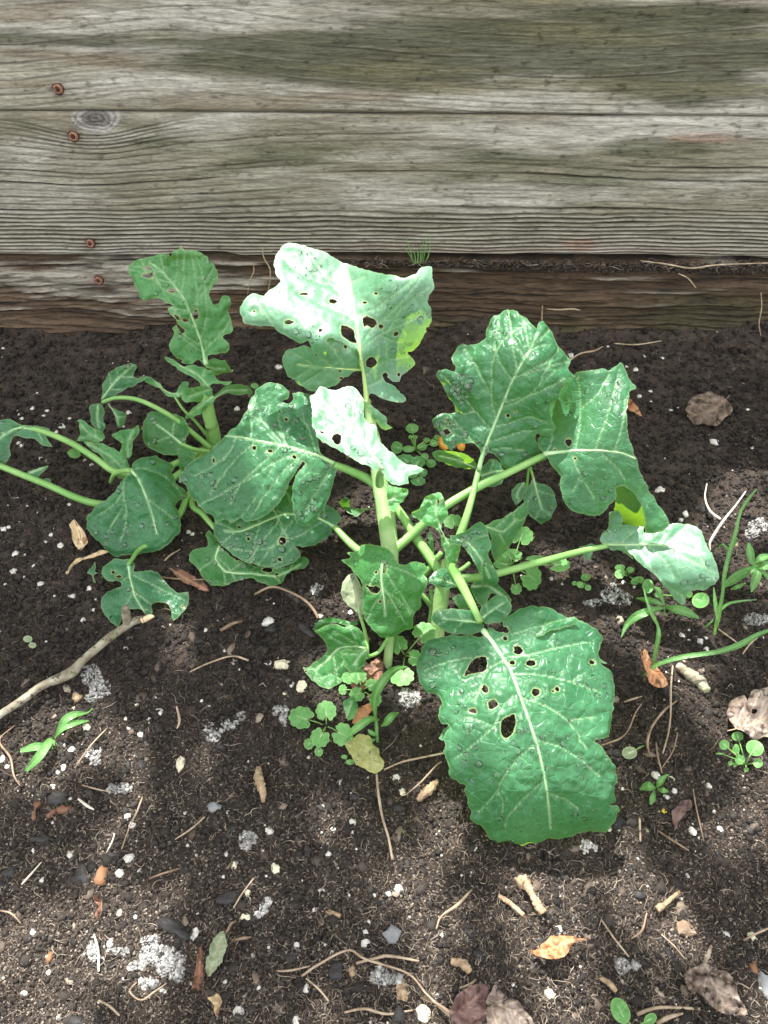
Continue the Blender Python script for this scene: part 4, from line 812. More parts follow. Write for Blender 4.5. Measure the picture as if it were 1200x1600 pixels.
# --- plant L : left
P, R = stalk_pts([(336, 700, -.005, 13), (333, 675, .018, 11), (326, 645, .04, 10), (322, 615, .058, 9), (320, 585, .076, 6)])
tube('stem', P, R, M['stem'], kale_l, k=12, rough=.08)
leaf(kale_l, [dict(poly=[(600,228),(628,205),(650,190),(700,182),(745,165),(790,170),(797,190),(808,150),(840,150),(850,130),(862,160),(895,150),(935,158),(965,180),(1000,215),(1024,270),(1018,300),(990,330),(985,375),(1000,405),(1030,395),(1045,362),(1072,370),(1082,405),(1068,440),(1085,480),(1097,520),(1080,545),(1050,560),(1077,590),(1075,620),(1055,640),(1000,640),(975,650),(975,695),(955,695),(930,670),(900,690),(860,690),(830,665),(800,632),(795,590),(812,540),(805,520),(828,495),(800,450),(788,425),(812,415),(780,405),(755,385),(715,378),(680,388),(650,375),(640,340),(618,300),(604,260)],
        mid=[(966,690),(942,580),(897,460),(855,370),(795,290),(740,235),(690,205)], holes=[(692,237,13,9),(695,272,26,12),(805,342,21,9),(917,455,14,22),(842,672,12,10),[(815,455),(835,462),(842,480),(830,478)],[(826,498),(845,508),(868,535),(850,542),(835,520)],(870,482,14,8)], gap=24, puff=.0026)],
     [(322,572,.082),(318,545,.090)] + lie((305,490,.122), 2.0, 0, (298,490),(285,455),(330,450),(290,392),(330,410),(362,515),(350,545),(268,520),(360,470)) + lie((305,490,.122), 2.0, 0, (265,430),(240,412),(225,465),dz=-.002) + lie((305,490,.122), 2.0, 0, (205,425),dz=-.008),
     org=(0,340), s=3, drops=26, rib=(4.4,1.2), wl=22, wave=.003, material='kale_young')
leaf(kale_l, [dict(poly=[(768,650),(810,662),(860,700),(900,690),(950,700),(1000,720),(1020,760),(1087,768),(1060,785),(1000,782),(960,800),(930,775),(900,745),(850,718),(800,690)], mid=[(985,800),(930,740),(830,685)]),
      dict(poly=[(955,695),(1000,658),(1050,670),(1082,710),(1087,725),(1050,725),(1020,742),(985,718)], ctrl=[(322,575,.078),(350,565,.078),(345,582,.068)], mid=[(965,700),(1070,715)]),
      dict(poly=[(850,850),(880,800),(950,790),(1000,800),(992,835),(930,862),(880,872)], ctrl=[(290,620,.06),(325,605,.068),(300,630,.054)], mid=[(985,805),(870,845)]),
      dict(poly=[(868,936),(900,890),(940,860),(990,830),(1008,848),(970,895),(920,930),(890,938)], ctrl=[(292,650,.045),(333,622,.062),(310,650,.044)], mid=[(1000,838),(880,930)])],
     [(258,557,.085),(300,575,.082),(330,600,.07),(355,598,.07)], org=(0,340), s=3, material='kale_young', rib=(2,.8), wave=.003, wl=14)
leaf(kale_l, [dict(poly=[(1000,860),(1010,822),(1060,785),(1120,778),(1170,795),(1182,825),(1120,836),(1060,826)], mid=[(1003,850),(1060,812),(1170,810)])], [(335,622,.055),(360,605,.052),(390,612,.036)], org=(0,340), s=3, rib=(2,.8), stalk=[(1003,850,.053,2.5),(985,880,.045,3),(985,960,.02,3.5)])
leaf(kale_l, [dict(poly=[(665,990),(690,920),(740,908),(800,915),(860,935),(880,975),(887,1020),(850,1080),(830,1115),(760,1110),(700,1080),(668,1040)], mid=[(850,1060),(790,1010),(720,960)]),
      dict(poly=[(830,1100),(870,1060),(915,1110),(912,1180),(880,1200),(845,1180)], ctrl=[(280,705,.02),(302,715,.02),(290,740,.012)])],
     [(225,670,.028),(260,645,.042),(292,670,.036),(255,705,.018),(285,700,.022)], org=(0,340), s=3, material='kale_dark', drops=16, rib=(2.6,1), stalk=[(850,1060,.026,3),(910,1085,.022,3.2),(980,1095,.01,3.5)])
leaf(kale_l, [dict(poly=[(470,840),(480,790),(510,730),(560,695),(610,680),(640,695),(622,735),(642,755),(695,740),(665,770),(600,800),(540,835),(485,860)], mid=[(480,850),(530,780),(590,720),(630,690)])],
     [(160,620,.052),(200,570,.078),(225,590,.068),(180,615,.056)], org=(0,340), s=3, drops=8, rib=(2.4,1), stalk=[(480,865,.052,3),(545,845,.058,3.2),(640,852,.058,3.6),(740,895,.05,3.8),(830,950,.04,4),(910,1015,.026,4.2),(985,1080,.008,4.5)])
leaf(kale_l, [dict(poly=[(650,742),(700,745),(745,765),(780,810),(830,815),(850,770),(885,775),(880,820),(850,840),(790,838),(740,795),(690,775)], mid=[(870,830),(790,820),(720,765)])], [(220,590,.062),(260,610,.058),(290,605,.058)], org=(0,340), s=3, rib=(1.8,.7), wave=.003, wl=12, stalk=[(820,840,.056,2),(860,900,.045,2.2),(920,960,.03,2.6),(985,1040,.01,3)], material='kale_young')
leaf(kale_l, [dict(poly=[(420,880),(480,873),(495,910),(485,940),(497,975),(480,1010),(450,1002),(425,950)], mid=[(460,880),(455,940),(470,1000)]),
      dict(poly=[(500,868),(520,880),(540,900),(585,910),(590,940),(568,990),(550,982),(533,925)], ctrl=[(168,632,.05),(190,645,.04),(187,668,.03)], mid=[(508,870),(545,930),(560,985)])],
     [(145,635,.048),(160,650,.04),(155,675,.03)], org=(0,340), s=3, rib=(1.4,.6), drops=3)
leaf(kale_l, [dict(poly=[(365,955),(385,945),(430,980),(480,1000),(487,1040),(465,1055),(400,1045),(350,1052),(375,1010)], mid=[(480,1045),(420,1015),(375,965)]),
      dict(poly=[(385,1045),(480,1058),(560,1100),(602,1140),(606,1200),(570,1225),(530,1195),(470,1120),(420,1080)], mid=[(590,1200),(520,1120),(400,1055)], shift=.004),
      dict(poly=[(525,1020),(565,995),(620,990),(647,968),(652,1010),(625,1060),(617,1110),(602,1130),(560,1110),(575,1060)], mid=[(600,1120),(600,1050),(635,985)])],
     [(125,660,.035),(160,690,.035),(205,670,.035),(200,735,.018),(160,700,.03),(190,715,.025)], org=(0,340), s=3, material='kale_young', rib=(1.6,.7), wave=.003, wl=12)
leaf(kale_l, [dict(poly=[(318,1105),(330,1088),(355,1085),(378,1098),(378,1120),(350,1132),(325,1125)])], [(110,705,.01),(120,700,.01),(115,715,.008)], org=(0,340), s=3, material='weed', rib=None)
# far left leaf on long stalk
leaf(kale_l, [dict(poly=[(-60,200),(-10,170),(40,165),(90,182),(112,200),(100,225),(60,250),(45,290),(50,330),(30,372),(0,382),(-60,360),(-90,280)], mid=[(108,203),(60,215),(-10,260),(-60,300)]),
      dict(poly=[(110,203),(170,192),(230,212),(215,250),(242,292),(200,292),(160,260),(130,255),(72,242)], ctrl=[(40,668,.062),(80,672,.058),(75,695,.05)], mid=[(112,206),(170,215),(225,240)])],
     [(35,667,.062),(0,660,.058),(12,700,.045),(0,725,.032),(-20,690,.045)], org=(0,600), s=3, drops=14, rib=(3,1), stalk=[(108,203,.060,4),(200,222,.058,4.5),(330,275,.05,5),(450,350,.04,5),(545,412,.032,5.2),(700,420,.02,5.2),(850,360,.012,5.2),(985,290,.004,5.5)])
leaf(kale_l, [dict(poly=[(128,412),(170,395),(225,380),(215,402),(195,425),(168,436)], mid=[(140,418),(215,388)]),
      dict(poly=[(185,458),(215,442),(238,442),(243,460),(215,480),(195,475)])],
     [(45,735,.035),(75,727,.035),(65,745,.03),(80,752,.03)], org=(0,600), s=3, rib=(1.2,.6), stalk=[(-150,330,.035,5),(-60,362,.036,5),(0,384,.036,5),(100,424,.034,5.2),(230,476,.03,5.4),(350,530,.026,5.6),(465,562,.022,5.8),(600,560,.016,5.8),(800,450,.01,5.8),(990,310,.003,6)])
leaf(kale_l, [dict(poly=[(405,650),(410,620),(440,580),(490,545),(530,510),(560,460),(590,425),(612,395),(625,365),(660,342),(720,337),(770,355),(806,370),(822,385),(802,410),(820,450),(845,485),(870,505),(880,530),(840,550),(822,575),(845,610),(852,660),(840,700),(800,740),(770,775),(720,790),(660,792),(625,810),(590,800),(540,810),(500,785),(460,740),(430,710),(408,680)],
        mid=[(612,400),(650,450),(685,530),(715,620),(738,715)], holes=[], veins=[[(612,405),(580,460),(580,530),(597,600),(585,680),(560,745)],[(612,400),(680,400),(760,430),(840,500)],[(600,600),(570,640)],[(582,500),(530,570),(450,620)],[(590,560),(540,640),(500,700)],[(690,540),(760,590),(820,640)]], gap=400, puff=.0022)],
     [(204,734,.060),(240,715,.052),(270,725,.042),(285,775,.034),(240,770,.050),(190,770,.052),(225,810,.034),(140,815,.018),(170,790,.036),(210,865,.010),(270,850,.014),(150,840,.012)],
     org=(0,600), s=3, drops=60, rib=(3.5,1.2), wl=40, stalk=[(606,405,.058,4),(570,408,.052,4),(535,425,.04,3.6),(520,460,.02,3.4)])
leaf(kale_l, [dict(poly=[(470,880),(500,845),(540,820),(600,817),(628,845),(625,880),(680,870),(730,880),(760,910),(790,940),(830,975),(882,978),(887,1030),(862,1070),(815,1107),(800,1060),(780,1030),(745,1022),(715,1040),(710,1080),(685,1088),(650,1055),(610,1060),(580,1040),(575,1100),(550,1140),(520,1120),(490,1080),(470,1050),(475,1000),(520,965),(562,945),(560,930),(510,930),(490,910)],
        mid=[(603,840),(610,910),(635,1000),(678,1070)], holes=[(530,882,8,8),(558,902,14,5),(632,985,4,6),(855,1042,5,4)], gap=26),
      dict(poly=[(405,885),(430,860),(445,828),(452,850),(448,880),(475,880),(445,900),(455,935),(440,930),(430,895)], ctrl=[(140,890,.008),(150,880,.01),(150,905,.006)])],
     [(201,880,.020),(175,890,.016),(165,960,.004),(185,975,.003),(240,900,.014),(290,935,.010),(270,960,.004),(215,935,.014)],
     org=(0,600), s=3, drops=8, rib=(3.6,1.2), stalk=[(603,845,.021,3),(620,820,.02,3.2),(660,770,.016,3.4),(760,720,.014,4),(845,605,.018,5),(880,530,.02,5),(960,400,.012,5),(990,300,.003,5)], material='kale')
leaf(kale_l, [dict(poly=[(105,920),(130,895),(190,880),(185,830),(200,805),(230,840),(260,890),(330,940),(420,975),(560,975),(625,930),(660,932),(670,960),(640,987),(590,1000),(560,1022),(530,1062),(490,1072),(440,1050),(400,1030),(350,1040),(270,1070),(220,1065),(180,1040),(150,992),(113,960)], mid=[(250,880),(230,940),(280,1000),(400,1010),(520,1020),(640,960)], holes=[(475,992,24,12),(517,1017,10,10),(330,940,8,8)])],
     [(300,870,.014),(325,830,.024),(380,890,.012),(340,915,.004),(440,915,.006),(480,875,.012)], org=(260,560), s=3, drops=34, rib=(2.4,1), material='kale_dark', stalk=[(230,800,.022,4),(170,730,.024,4.5),(120,670,.02,4.6),(180,500,.01,4.6),(225,410,.003,5)])
# ------------------------------------------------------------------ low weeds, blades, seedlings
def scallop(x, y, a, b, n=9, amp=.10, rot=0.0, cut=None):
    out = []
    for i in range(n * 4):
        t = 2 * math.pi * i / (n * 4); rr = 1 + amp * (abs(math.sin(n * t / 2)) - .6)
        if cut is not None: rr *= 1 - .75 * math.exp(-((math.atan2(math.sin(t - cut), math.cos(t - cut))) / .22) ** 2)
        u, v = rr * a * math.cos(t), rr * b * math.sin(t); out.append((x + u * math.cos(rot) - v * math.sin(rot), y + u * math.sin(rot) + v * math.cos(rot)))
    return out
def weed(name, label, cat, base, leaves, org=(0, 0), s=1.0, material='weed', group=None, lift=.008, drops=0, scal=True):
    """leaves: (x, y, a, b[, z][, rot]) round leaves on thin stalks from base"""
    bx, by = org[0] + base[0] / s, org[1] + base[1] / s; B0 = on_ground(bx, by)
    root = thing(name, B0, label, cat, group)
    for i, L_ in enumerate(leaves):
        x, y, a, b = L_[:4]; z = L_[4] if len(L_) > 4 else lift; rot = L_[5] if len(L_) > 5 else 0
        px, py = org[0] + x / s, org[1] + y / s; gz = float(on_ground(px, py)[2]); z = z + gz
        poly = scallop(x, y, a, b, 9, .13, rot, cut=math.atan2(base[1] - y, base[0] - x) - rot) if scal else scallop(x, y, a, b, 5, .02, rot)
        cx, cy = px, py; aa, bb = a / s, b / s
        ctrl = [(cx - aa, cy, z + rng.normal() * .001), (cx + aa, cy, z + rng.normal() * .001), (cx, cy - bb, z + .0015), (cx, cy + bb, z - .0015), (cx, cy, z - .0006)]
        ang = math.atan2(base[1] - y, base[0] - x); jx, jy = x + a * .55 * math.cos(ang), y + b * .55 * math.sin(ang)
        tip = (x - a * .7 * math.cos(ang), y - b * .7 * math.sin(ang))
        st = [(jx, jy, z - .001, .9), ((jx + base[0]) / 2, (jy + base[1]) / 2 - 4, z * .7 + B0[2] * .3, 1.1), (base[0], base[1], float(B0[2]) - .002, 1.3)]
        leaf(root, [dict(poly=poly, mid=[(jx, jy), tip] if aa > 6 else None)], ctrl, org=org, s=s, material=material, rib=(1.0, .4), wave=.0006, puff=.0004, jag=.2, rag=0, gap=7, step=2.0 if aa < 12 else 2.6, stalk=st, stalkmat='weedstem', drops=drops)
    return root
def blade(parent, pts, org=(0, 0), s=1.0, material='blade', name='blade', fold=.25, drops=0):
    """ribbon leaf: (x, y, z, half width px) with a folded section"""
    A = []
    for x, y, z, wd in pts:
        px, py = org[0] + x / s, org[1] + y / s; t = float(t_z(px, py, z)); A.append([*p_t(px, py, t), wd / s * t / F * .8])
    A = catmull(np.array(A), max(10, len(A) * 6)); P, W = A[:, :3], np.maximum(A[:, 3], .00012); T = np.gradient(P, axis=0); T /= np.linalg.norm(T, axis=1)[:, None] + 1e-9
    vw = np.array([0, 0, CAM_H]) - P; vw /= np.linalg.norm(vw, axis=1)[:, None]; sd = np.cross(T, .55 * vw + np.array([0, 0, .45])); sd /= np.linalg.norm(sd, axis=1)[:, None] + 1e-9; nn = np.cross(sd, T)
    V = np.stack([P - sd * W[:, None] + nn * W[:, None] * fold, P - sd * W[:, None] * .5 + nn * W[:, None] * fold * .4, P, P + sd * W[:, None] * .5 + nn * W[:, None] * fold * .4, P + sd * W[:, None] + nn * W[:, None] * fold], 1)
    gz = ground_h(V[..., 0], V[..., 1]) + .0006; V[..., 2] = np.maximum(V[..., 2], gz); V = V.reshape(-1, 3); n = len(P)
    i = np.arange(n - 1)[:, None] * 5; j = np.arange(4)[None, :]; a = i + j; Q = np.stack([a, a + 1, a + 6, a + 5], -1).reshape(-1, 4)
    ve = np.tile([0, 0, .8, 0, 0], n)
    ob = link(name, mesh_np(name, V, Q, M[material], dict(vein=ve, rim=np.zeros(n * 5))), parent); return ob
Wd = 'low scalloped weed with pale green leaves '
weed('leafy_weed', 'bright green scalloped round weed beside the white flake, left of the yellow leaf', 'weed', (440, 860), [(285,805,80,70),(438,765,64,66),(400,930,60,62,.012),(330,970,32,35,.006),(392,1018,27,30,.006),(540,910,66,72,.012)], (400,920), 4)
weed('leafy_weed', 'small scalloped weed under the low kale leaf, above the yellow leaf', 'weed', (665, 640), [(585,555,50,40,.010),(640,548,52,48,.012),(543,630,27,33,.006),(632,660,48,46,.010),(722,600,42,38,.010),(745,690,40,46,.008)], (400,920), 4)
weed('leafy_weed', 'scalloped weed between the two kale stems', 'weed', (930, 420), [(890,350,58,58,.012),(990,430,44,50,.012),(910,545,78,62,.010),(1050,275,72,66,.02)], (400,920), 4)
weed('leafy_weed', 'weed with broad scalloped leaves under the right hand stalk', 'weed', (900, 500), [(945,352,55,46,.016),(888,445,60,34,.012),(858,482,44,28,.010),(1010,465,48,22,.010),(1122,487,50,34,.012),(990,545,48,62,.010),(920,600,26,28,.006)], (500,720), 3)
weed('leafy_weed', 'small weed deep in the heart of the right kale plant', 'weed', (640, 330), [(625,285,48,34,.02),(480,1150,30,22,.004)][:1], (500,720), 3)
weed('clover_seedling', 'cluster of tiny round seedlings behind the white sunlit leaf', 'seedling', (865, 1030), [(852,928,30,23),(780,1018,27,29),(835,1025,28,16),(898,1015,23,17),(955,998,21,16),(968,970,15,12),(920,982,16,11),(845,968,11,9),(868,968,10,9),(910,1062,20,18),(940,1092,24,20)], (360,360), 3, scal=False, lift=.006)
weed('leafy_weed', 'crinkled dark weed just right of the thick centre stem', 'weed', (860, 1120), [(820,1075,44,26,.01),(880,1085,34,28,.012),(850,1130,36,30,.012),(800,1125,34,24,.01),(900,1135,24,20,.008),(880,1175,34,22,.008)], (360,360), 3, material='kale_young')
weed('round_seedling', 'tiny seedling of pale disc leaves on bright perlite beneath the right leaf', 'seedling', (510, 510), [(470,463,26,15,.006),(468,495,25,23,.006),(520,475,20,16,.005),(555,528,34,19,.006,-.3),(607,555,28,36,.008)], (820,740), 3.158, scal=False)
weed('round_seedling', 'four tiny green leaves on dark soil, left of the bright perlite', 'seedling', (285, 535), [(300,512,23,18),(245,541,13,11),(275,550,20,15,.004,.3),(312,563,16,15)], (820,740), 3.158, scal=False, lift=.005)
weed('round_seedling', 'round leaved seedling just under the tip of the right leaf', 'seedling', (835, 620), [(812,595,16,18,.005),(868,625,44,38,.008,-.3),(655,597,16,14,.004)], (820,740), 3.158, scal=False)
weed('round_seedling', 'seedling with oval leaves beside the crumpled grey leaf at right', 'seedling', (1060, 940), [(1010,762,38,30,.012),(927,815,32,32,.010,.4),(1118,835,58,48,.014,.5),(1000,845,22,36,.008),(1025,908,32,30,.008),(1138,930,30,30,.008),(965,930,16,14,.003),(995,940,14,12,.003),(1065,970,16,14,.003),(900,870,28,8,.005)], (900,960), 4, scal=False)
weed('round_seedling', 'bottom edge seedling with two bright oval leaves', 'seedling', (575, 1225), [(508,1138,42,66,.010,-.45),(648,1178,34,26,.008,-.7)], (800,1200), 3, scal=False)
weed('round_seedling', 'tiny pair of seed leaves near the left stalk of the middle', 'seedling', (415, 135), [(413,128,18,13),(298,258,18,10),(288,310,16,8)][:1], (260,560), 3, scal=False, lift=.004)
weed('ivy_seedling', 'single grey green angular leaf on the soil right of the big front leaf', 'seedling', (440, 815), [(335,865,48,40,.006)], (900,960), 4, material='olive', scal=False)
weed('round_seedling', 'tiny speckled seedling at the left edge below the stalks', 'seedling', (140, 305), [(130,295,22,16),(152,325,18,14)], (0,900), 3, material='olive', scal=False, lift=.003)
weed('round_seedling', 'pinhead green seedling in the dark soil under the large centre leaves', 'seedling', (560, 1070), [(552,1050,20,14),(588,1083,26,18)], (400,920), 4, scal=False, lift=.003)
def bl_thing(name, label, cat, org, s, blades, group=None, base=None):
    b0 = base or blades[0][0]; r = thing(name, on_ground(org[0] + b0[0] / s, org[1] + b0[1] / s), label, cat, group)
    for b_ in blades: blade(r, b_, org, s)
    return r
bl_thing('grass_plant', 'long bright grass blades leaning right over the orange dead leaf', 'grass', (820,740), 3.158,
    [[(582,1005,0,9),(650,945,.012,13),(780,905,.022,15),(950,880,.028,15),(1060,845,.032,19),(1150,795,.034,14),(1230,765,.032,10)], [(632,975,.002,9),(645,880,.016,12),(660,800,.028,14),(655,750,.034,9),(625,690,.044,12),(600,620,.052,7),(588,570,.056,3)]])
bl_thing('grass_plant', 'tall thin grass stem at right edge rising above the other weeds', 'grass', (820,740), 3.158,
    [[(935,795,0,6),(955,700,.02,14),(975,600,.036,10),(985,500,.05,12),(1010,390,.062,13),(1040,290,.074,11),(1065,190,.084,8),(1100,130,.092,9),(1145,75,.098,3)], [(950,720,.018,6),(940,640,.028,12),(932,560,.036,3)], [(960,680,.022,6),(1000,645,.026,9),(1060,630,.028,7),(1145,622,.026,2)], [(975,590,.03,5),(990,540,.03,8),(1040,500,.026,12),(1100,470,.02,12),(1150,460,.012,6)],
     [(1010,380,.06,5),(990,360,.062,9),(970,350,.062,5),(940,390,.05,2)], [(1015,345,.064,4),(1040,320,.066,12),(1030,360,.06,6)], [(930,720,.015,4),(900,750,.008,6),(885,755,.004,2)]])
bl_thing('grass_plant', 'tuft of broad sunlit blades spreading at the right edge of the photo', 'grass', (820,740), 3.158,
    [[(1150,470,.02,6),(1120,430,.03,20),(1110,380,.036,22),(1105,340,.04,6)], [(1150,470,.02,6),(1145,500,.018,26),(1130,550,.012,20),(1118,585,.008,3)], [(1140,460,.02,8),(1190,455,.024,30),(1250,450,.02,20)], [(1150,465,.02,5),(1080,490,.016,28),(1020,530,.010,26),(985,560,.005,5)], [(1150,470,.02,6),(1190,500,.018,14),(1240,560,.012,6)], [(1140,440,.024,6),(1170,415,.028,22),(1230,405,.026,8)], [(1090,540,.006,4),(1050,560,.008,14),(1015,572,.004,4)]], base=(1150, 480))
bl_thing('young_weed', 'weed with long drooping narrow leaves under the tip of the right leaf', 'weed', (820,740), 3.158,
    [[(690,662,.012,4),(640,672,.018,20),(560,700,.016,26),(505,745,.008,16),(475,808,.002,3)], [(695,655,.012,4),(740,668,.016,26),(800,685,.014,28),(858,712,.006,8)], [(690,650,.012,4),(650,635,.016,16),(600,622,.014,18),(550,615,.008,4)], [(690,650,.012,4),(660,580,.02,18),(640,560,.022,4)], [(690,655,.012,5),(690,690,.004,6),(700,700,0,4)]], base=(690, 680))
bl_thing('young_weed', 'weed with narrow dewy blades arching over the yellow leaf', 'weed', (400,920), 4,
    [[(745,800,.01,10),(740,700,.022,28),(765,620,.032,36),(820,545,.036,34),(880,500,.032,22),(945,485,.024,4)], [(770,820,.008,6),(715,815,.018,26),(650,855,.020,32),(600,895,.016,24),(555,928,.008,4)], [(780,860,.006,5),(815,835,.016,26),(850,795,.020,28),(895,772,.014,4)], [(760,960,0,10),(755,900,.006,14),(750,820,.012,12),(745,790,.016,8)], [(760,920,.004,8),(720,900,.006,18),(700,880,.006,6)], [(745,940,.004,6),(700,960,.006,26),(660,985,.002,4)]], base=(755, 950))
bl_thing('young_weed', 'narrow curled weed with brown leaf tips, left of the middle foreground', 'weed', (0,900), 3,
    [[(255,770,.004,5),(235,775,.010,22),(180,850,.012,26),(130,905,.006,14),(95,943,.001,3)], [(255,760,.004,5),(290,715,.012,20),(350,690,.012,18),(415,678,.006,4)], [(258,760,.004,4),(300,680,.014,22),(350,650,.014,20),(410,640,.008,5),(435,618,.006,2)], [(240,800,.002,5),(170,800,.005,24),(95,820,.003,10)], [(250,770,.003,6),(262,800,.002,10),(250,820,0,4)]], base=(258, 790))
bl_thing('young_weed', 'little pale four leaved weed right of the big front leaf', 'weed', (900,960), 4,
    [[(500,1085,.003,5),(460,1075,.008,34),(430,1080,.006,26),(398,1095,.002,4)], [(505,1080,.003,5),(525,1050,.01,22),(555,1015,.01,14),(582,1000,.008,3)], [(510,1090,.003,5),(545,1100,.006,22),(578,1105,.003,5)], [(490,1100,.003,5),(478,1150,.004,22),(465,1190,.001,5)]], base=(500, 1100))
bl_thing('grass_tuft', 'thin tuft of grass growing from the gap above the bottom timber', 'grass', (560,300), 1.0, [[(95 + dx * 3, 112, .0865, 1.0), (95 + dx * 5 + (i % 3) * 2, 98 - (i % 4) * 3, .094 + .001 * i, .8), (95 + dx * 10 - 3, 78 - (i % 5) * 9, .103 + .0018 * i, .3)] for i, dx in enumerate([-3, -2, -1.2, -.6, 0, .4, 1, 1.6, 2.2, -2.6, 3])], base=(95, 200))
for o in C.objects:
    if o.name.startswith('grass_tuft'): 
        pass

# ------------------------------------------------------------------ dead leaves and single leaves lying on the soil
def ground_leaf(name, label, cat, poly, org, s, material, mid=None, lift=.004, curl=.0, relief=.003, group=None, extra=None, stalk=None, holes=(), rib=(1.6, .6), gap=16, drops=0, ribmat='root', wl=16):
    pl = [(org[0] + x / s, org[1] + y / s) for x, y in poly]; a = np.array(pl); c = a.mean(0)
    def gz(x, y): return float(on_ground(x, y)[2])
    ctrl = [(c[0], c[1], gz(*c) + lift * .6 + .002)]
    for i in range(0, len(a), max(1, len(a) // 6)): ctrl.append((a[i, 0], a[i, 1], gz(*a[i]) + .002 + lift * (.3 + 1.2 * rng.random())))
    sh = sheet(poly, ctrl, mid=mid, holes=holes, org=org, s=s, wave=relief, puff=.0009, jag=.8, gap=gap, wl=wl, step=2.4, rim=.15)
    me = mesh_np(name, sh['V'], sh['T'], M[material], dict(vein=sh['vein'] * .6, rim=sh['rim'] * .4)); o = link(name, me); recentre(o); tag(o, label, cat, group)
    if mid:
        Mr = resample(sh['mid'], 5, close=False); k = len(Mr); fr = np.linspace(0, 1, k); t = sh['f'](Mr[:, 0], Mr[:, 1]); R = (rib[0] * (1 - fr) + rib[1] * fr) * t / F * .6
        P = p_t(Mr[:, 0], Mr[:, 1], t)
        V, Q, T = tube_arrays(P, R, 6); link('midrib', mesh_np('midrib', V, [Q, T], M[ribmat]), o)
    if drops: make_drops(o, sh, drops)
    return o
DL = 'dead leaf'
ground_leaf('dead_leaf', 'reddish brown pointed dead leaf under the low leaves at left', DL, [(795,865),(840,868),(900,895),(955,930),(985,975),(940,968),(880,942),(830,905)], (0,600), 3, 'dead_brown', [(798,868),(880,918),(980,972)])
ground_leaf('dead_leaf', 'tan papery husk standing left of the round kale leaf', DL, [(325,660),(348,632),(372,670),(405,700),(410,750),(380,778),(355,760),(338,710)], (0,600), 3, 'dead_tan', [(350,640),(375,700),(380,770)], lift=.01)
ground_leaf('dead_leaf', 'long narrow tan dry leaf curving below the round kale leaf', DL, [(308,885),(318,855),(355,822),(420,798),(490,780),(512,790),(450,808),(390,828),(345,855),(318,890)], (0,600), 3, 'dead_tan', [(312,882),(380,820),(500,786)], lift=.006)
ground_leaf('dead_leaf', 'orange and yellow dead leaf standing beside the long grass blades', DL, [(568,866),(580,900),(588,866),(600,875),(620,920),(660,970),(700,1020),(700,1045),(660,1057),(615,1025),(590,960)], (820,740), 3.158, 'dead_orange', [(590,880),(620,960),(690,1040)], lift=.012)
ground_leaf('dead_leaf', 'curled bright orange dead leaf in the right foreground', DL, [(85,855),(130,840),(165,800),(220,780),(290,790),(348,806),(290,820),(262,870),(210,895),(150,892),(108,878)], (800,1200), 3, 'dead_orange', [(340,806),(260,815),(170,850),(90,858)], lift=.012, relief=.004)
ground_leaf('fallen_leaf', 'smooth grey green oval fallen leaf at bottom left', 'fallen leaf', [(965,960),(968,900),(980,845),(1010,785),(1050,763),(1064,830),(1042,900),(1015,945),(990,977),(972,975)], (0,1200), 3, 'olive', [(985,972),(1010,870),(1048,770)], lift=.006, relief=.0012, ribmat='straw')
ground_leaf('dead_leaf', 'crinkled pinkish brown dead leaf next to the grey green oval leaf', DL, [(920,850),(945,840),(962,930),(948,960),(957,1010),(935,1052),(898,1035),(915,965)], (0,1200), 3, 'dead_brown', [(940,845),(935,940),(925,1045)], lift=.008, relief=.004)
ground_leaf('dead_leaf', 'twisted scrap of brown leaf near the black bark slab', DL, [(435,600),(465,595),(485,635),(478,680),(455,718),(445,690),(462,650),(440,625)], (0,1200), 3, 'dead_brown', None, lift=.006)
ground_leaf('dead_leaf', 'pale curled leaf scrap at the bottom left edge of the picture', DL, [(970,1075),(1015,1060),(1040,1095),(1030,1140),(1020,1170),(1000,1150),(1005,1110)], (0,1200), 3, 'dead_tan', None, lift=.006, relief=.004)
ground_leaf('dead_leaf', 'large crumpled grey leaf at the right edge above the oval seedlings', DL, [(945,600),(960,550),(985,528),(1050,510),(1075,545),(1090,480),(1150,460),(1270,470),(1280,760),(1180,772),(1110,785),(1050,735),(1000,715),(955,665)], (900,960), 4, 'dead_grey', [(945,728),(1040,705),(1150,670),(1250,600)], lift=.012, relief=.006, holes=[(1113,605,18,16)], ribmat='dead_tan', wl=12)
ground_leaf('dead_leaf', 'crumpled cream and grey leaf at the bottom right with a brown stalk', DL, [(808,990),(815,960),(850,930),(890,918),(925,830),(945,840),(915,915),(960,940),(1020,960),(1060,1050),(1100,1150),(1000,1155),(940,1120),(890,1060),(830,1040)], (800,1200), 3, 'dead_grey', [(935,840),(905,925),(960,1040),(1010,1140)], lift=.012, relief=.006, wl=12, ribmat='straw')
ground_leaf('dead_leaf', 'mauve brown dead leaf with red stalk at the bottom edge', DL, [(905,1145),(925,1100),(940,1065),(1000,1020),(1062,1005),(1092,1040),(1090,1130),(1060,1210),(960,1230),(915,1200)], (400,1200), 3, 'dead_mauve', [(915,1150),(990,1110),(1070,1040)], lift=.008, relief=.004)
ground_leaf('dead_leaf', 'grey brown folded dead leaf at the bottom edge, right of the mauve leaf', DL, [(1078,1100),(1098,1050),(1125,1018),(1180,1070),(1235,1100),(1310,1215),(1100,1225)], (400,1200), 3, 'dead_grey', [(1090,1090),(1180,1130),(1280,1200)], lift=.010, relief=.004)
ground_leaf('dead_leaf', 'round curled brown leaf on the dark soil at upper right near the wall', DL, [(1072,640),(1080,622),(1105,612),(1130,620),(1145,640),(1132,655),(1118,668),(1100,660),(1085,664)], (0,0), 1, 'dead_dull', [(1140,618),(1115,640),(1080,650)], lift=.005, relief=.005, wl=9)
